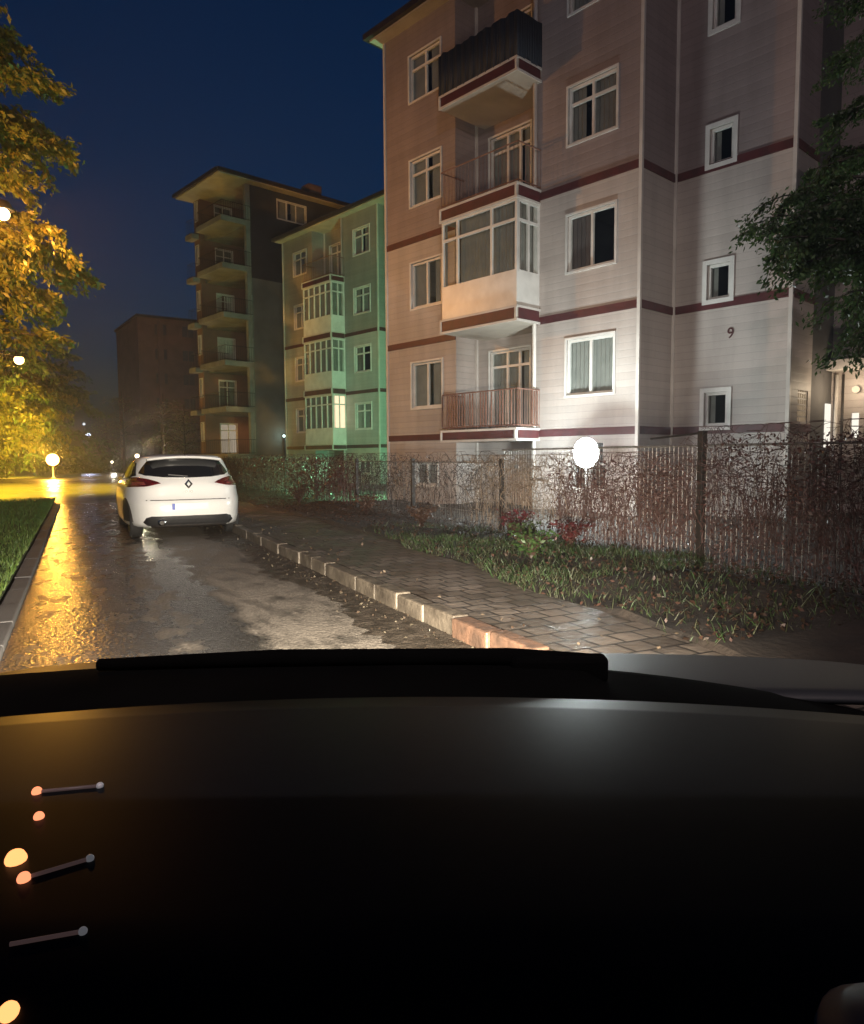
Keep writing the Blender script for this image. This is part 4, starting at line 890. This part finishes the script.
# ------------------------------------------------------------------ trees
def limb_pts(a, b_, R, sag=.12, k=7):
    a, b_ = Vector(a), Vector(b_); L_ = (b_-a).length; out = []
    for j in range(k+1):
        q = j/k; p = a.lerp(b_, q); p.z += L_*sag*sin(q*pi)*1.0; p += Vector((R.gauss(0, .02), R.gauss(0, .02), R.gauss(0, .02)))*L_*(q*(1-q)*4); out.append(p)
    return out
def tree(name, base, height, tips, leaf, per, cols, label, seed, spray=.5, droop=.35, trunk_r=.22, cat='tree', trunk_lean=(0, 0), start=.35, aspect=.42):
    R = random.Random(seed); base = Vector(base); t = empty(name, base, 0, label, cat)
    tr = MB(); k = 10; tp = [Vector((trunk_lean[0]*q/k+R.gauss(0, .03), trunk_lean[1]*q/k+R.gauss(0, .03), height*q/k)) for q in range(k+1)]; tp[0] = Vector((0, 0, -.2))
    tr.tube(tp, [trunk_r*(1-.85*(q/k)) for q in range(k+1)], 9)
    tr.build('trunk', M['bark'], t, True)
    br = MB(); lf = MB()
    for tip in tips:
        e = Vector(tip)-base
        hz = max(height*.12, min(height*.95, e.z-R.uniform(-.1, .35)*Vector((e.x, e.y, 0)).length)); q = hz/height*k; i0 = min(k-1, int(q)); s = tp[i0].lerp(tp[i0+1], q-i0)
        pts = limb_pts(s, e, R); L_ = (e-s).length
        br.tube(pts, [max(.008, trunk_r*.22*(1-.9*j/7)) for j in range(8)], 5, cap=False)
        n = int(per*max(.5, L_/4))
        # side sprays along the outer part of the limb
        ns = max(3, int(5+L_*2))
        for a in range(ns):
            q = start+(1-start)*(a+R.random())/ns; f_ = q*7; i1 = min(6, int(f_)); c = pts[i1].lerp(pts[i1+1], f_-i1)
            d = (pts[i1+1]-pts[i1]).normalized(); side = d.cross(Vector((0, 0, 1))).normalized()*R.choice((-1, 1)); dr = (d*R.uniform(.4, 1)+side*R.uniform(.1, 1)+Vector((0, 0, R.uniform(-.5, .35)))).normalized()
            sl = spray*R.uniform(.5, 1.2)*(1.15-.5*abs(q-.7)); br.tube([c, c+dr*sl*.6, c+dr*sl-Vector((0, 0, droop*sl*.5))], [.008, .005, .002], 3, cap=False)
            for b2 in range(int(n/ns)):
                g = R.random()**.8; p = c+dr*sl*g-Vector((0, 0, droop*sl*g*g*.6+abs(R.gauss(0, .06))*sl)); p += Vector((R.gauss(0, .10), R.gauss(0, .10), R.gauss(0, .07)))*sl*1.1
                u = (dr*.6+Vector((R.gauss(0, .5), R.gauss(0, .5), R.gauss(-.5, .4)))).normalized(); v = u.cross(Vector((R.gauss(0, 1), R.gauss(0, 1), R.gauss(0, 1)))).normalized(); s_ = leaf*R.uniform(.6, 1.3)
                lf.face([p-u*s_, p-v*s_*aspect, p+u*s_, p+v*s_*aspect], R.randrange(len(cols)))
    br.build('branches', M['bark'], t, True)
    lf.build('crown', cols, t)
    return t
M['bark'] = mat('tree_bark', (.06, .045, .035), (.03, .024, .02), scale=8, rough=.9, bump=.6, bscale=20)
def leafm(name, c, tr=.35):
    m = mat(name, c, tuple(v*.55 for v in c), scale=1.2, rough=.5)
    nt = m.node_tree; b = nt.nodes['Principled BSDF']; out = nt.nodes['Material Output']; tl = N(nt, 'ShaderNodeBsdfTranslucent'); tl.inputs[0].default_value = (*[min(1, v*1.4) for v in c], 1)
    mx = N(nt, 'ShaderNodeMixShader'); mx.inputs[0].default_value = tr; nt.links.new(b.outputs[0], mx.inputs[1]); nt.links.new(tl.outputs[0], mx.inputs[2]); nt.links.new(mx.outputs[0], out.inputs[0]); return m
LG = [leafm('leaf_a', (.17, .17, .04), .5), leafm('leaf_b', (.12, .15, .03), .5), leafm('leaf_c', (.21, .18, .04), .5)]
LD = [leafm('conifer_a', (.05, .10, .03)), leafm('conifer_b', (.04, .075, .025)), leafm('conifer_c', (.07, .115, .035))]
# big left tree: tips around a column of crown, edge tips where the outline shows
R = random.Random(5); tips = []
edge = [(75, 155), (66, 150), (40, 82), (52, 92), (25, 55), (45, 130), (30, 185), (22, 215), (40, 250), (85, 268), (80, 280), (70, 250), (62, 300), (58, 340), (48, 318), (20, 120), (10, 70), (15, 160), (35, 290), (20, 330), (45, 165), (60, 232), (8, 30), (-10, 0), (5, 300), (25, 262)]
for e_ in edge: tips.append(at(e_[0]-6, e_[1]-4, R.uniform(18.5, 22.5)))
for i in range(120):
    z = R.uniform(4.2, 12.8); a = R.uniform(0, 2*pi); r = 4.0*math.sqrt(max(.05, 1-((z-8)/6.3)**2))*R.uniform(.5, 1); tips.append(Vector((-5.6+cos(a)*r, 24+sin(a)*r, z)))
tree('broadleaf_tree', (-5.6, 24, 0), 13, tips, .10, 950, LG, 'tall orange lit tree at the left edge with ragged drooping boughs', 31, spray=.95, trunk_r=.3, droop=.4)
def round_tips(c, rx, rz, z0, n, seed):
    R = random.Random(seed); out = []
    for i in range(n):
        z = R.uniform(-1, 1); a = R.uniform(0, 2*pi); r = math.sqrt(1-z*z)*R.uniform(.55, 1); out.append(Vector((c[0]+cos(a)*r*rx, c[1]+sin(a)*r*rx, z0+z*rz)))
    return out
t2 = [at(x, y, R.uniform(56, 63)) for x, y in ((70, 398), (62, 380), (50, 365), (66, 415), (58, 432), (52, 446), (40, 440), (25, 448), (10, 452), (30, 430), (62, 452), (45, 400), (20, 395), (5, 385))]
tree('broadleaf_tree', (-8.5, 66, 0), 10.5, t2+round_tips((-8.5, 66), 6.8, 4.0, 5.6, 90, 6), .19, 520, LG, 'lower bushy tree lit yellow by the garden lamp', 32, spray=1.2, trunk_r=.22)
t3 = [at(x, y, 62) for x, y in ((78, 372), (95, 410), (104, 440), (85, 395), (70, 355), (60, 350), (98, 455))]
tree('dark_tree', (-5, 68, 0), 11, t3+round_tips((-5, 67), 5.2, 5, 5.6, 60, 7), .22, 200, LD, 'dark tree silhouette behind the garden lamp', 33, spray=1.7, trunk_r=.3)
# right-hand tree in front of the near block
rt = [(758, 228, 7.6), (772, 215, 7.8), (765, 240, 7.4), (800, 190, 8.2), (782, 196, 8.2), (812, 170, 8.6), (790, 245, 7.6), (806, 262, 7.5), (830, 262, 7.5), (848, 292, 7.3), (862, 300, 7.3), (820, 232, 7.9), (842, 226, 8.2), (858, 240, 8.0), (838, 200, 8.4),
      (860, 190, 8.6), (852, 150, 8.7), (836, 120, 9), (858, 100, 8.8), (838, 70, 9.2), (858, 40, 9.2), (845, 10, 9.4), (862, -20, 9.3), (862, 338, 7.0), (880, 320, 7.4), (868, 270, 8), (880, 220, 8), (875, 150, 8.4), (826, 160, 8.8), (818, 208, 8.0), (800, 222, 7.7), (844, 252, 7.8), (815, 250, 7.8), (786, 225, 7.8)]
tb = at(985, 470, 8.3)
tree('conifer_tree', (tb.x, tb.y, 0.1), 9, [at(*p) for p in rt]+[at(x, y, d) for x, y, d in ((930, 100, 9), (960, 250, 9), (1000, 60, 8.5), (1040, 200, 8), (1080, 320, 8), (900, 60, 9.4), (920, 360, 7.5), (1100, 120, 8.5), (980, -60, 9))], .031, 2300, LD, 'dark green tree reaching in from the right edge with drooping sprays', 34, spray=.42, droop=.6, trunk_r=.2, start=.45)
# hedge and far bushes across the crossing
def bushmass(name, pts, r, leaf, n, cols, label, seed):
    R = random.Random(seed); mb = MB()
    for i in range(n):
        c = Vector(R.choice(pts)); d = Vector((R.gauss(0, 1), R.gauss(0, 1), R.gauss(0, .8))).normalized()*r*R.random()**.4; p = c+d
        if p.z < .02: p.z = abs(p.z)
        u = Vector((R.gauss(0, 1), R.gauss(0, 1), R.gauss(0, 1))).normalized(); v = u.cross(Vector((R.gauss(0, 1), R.gauss(0, 1), 1))).normalized(); s_ = leaf*R.uniform(.6, 1.3); mb.face([p-u*s_, p-v*s_*.5, p+u*s_, p+v*s_*.5], R.randrange(len(cols)))
    return tag(mb.build(name, cols), label, 'hedge', None)
bushmass('hedge', [(-31+i*.5, 53+.3*sin(i), .5+.2*sin(i*1.7)) for i in range(54)], .75, .10, 16000, LD, 'low dark hedge running left behind the garden lamp', 41)
bushmass('hedge', [(-1+i*.6, 74+.4*sin(i*2), .6+.35*sin(i*1.3)) for i in range(26)], 1.0, .12, 9000, LD, 'dark hedge across the far end of the road', 42)
for i, (px, py, d, h, lab) in enumerate(((125, 400, 66, 7.5, 'bare hazy tree just left of the distant tower'), (108, 430, 70, 5.5, 'small bare hazy tree at the end of the road'), (165, 430, 58, 6.5, 'bare hazy tree in front of the distant tower'), (185, 440, 50, 5.0, 'bare hazy tree left of the balcony block'))):
    c = at(px, 470, d); tree('bare_tree', (c.x, c.y, 0), h, round_tips((c.x, c.y), 2.4, h*.3, h*.62, 46, 50+i), .07, 60, [M['brown'], LG[1]], lab, 60+i, spray=1.3, trunk_r=.14)
# far lights
def far_lamp(px, py, d, r, col, es, power, lab):
    p = at(px, py, d); t = empty('distant_lamp', (p.x, p.y, 0), 0, lab, 'lamp')
    MB().tube([(0, 0, -.05), (0, 0, p.z-r)], .05, 6).build('pole', M['iron'], t); ball('bulb', (0, 0, p.z), r, emission('far_glow', col, es), t, 10)
    point('lamp_light', (0, -.4, p.z), col, power, r, t)
far_lamp(88, 436, 72, .28, (.62, .72, 1), 6, 500, 'bluish white lamp glittering at the end of the road')
far_lamp(84, 424, 74, .12, (.62, .72, 1), 3, 60, 'fainter bluish lamp just above the glittering one')
far_lamp(137, 456, 56, .16, (1, .85, .6), 5, 900, 'small warm white lamp just left of the parked car roof')
far_lamp(112, 462, 60, .10, (1, .9, .75), 4, 60, 'tiny pale lamp between the hedge and the parked car')
far_lamp(284, 436, 46, .09, (.75, 1, .95), 3, 10, 'pale cyan lamp in the gap beside the green lit block')

# ------------------------------------------------------------------ haze
hz = MB().box(-60, 80, -16, 130, -1.2, 24).build('haze', None)
hz.data.materials.clear()
m = bpy.data.materials.new('mist'); m.use_nodes = True; nt = m.node_tree; nt.nodes.clear()
pv = N(nt, 'ShaderNodeVolumePrincipled'); pv.inputs['Color'].default_value = (.9, .9, .95, 1); pv.inputs['Density'].default_value = .0019; pv.inputs['Anisotropy'].default_value = .65
o_ = N(nt, 'ShaderNodeOutputMaterial'); nt.links.new(pv.outputs[0], o_.inputs['Volume']); hz.data.materials.append(m)
tag(hz, 'thin night mist glowing around the lamps', 'haze', None, 'stuff')
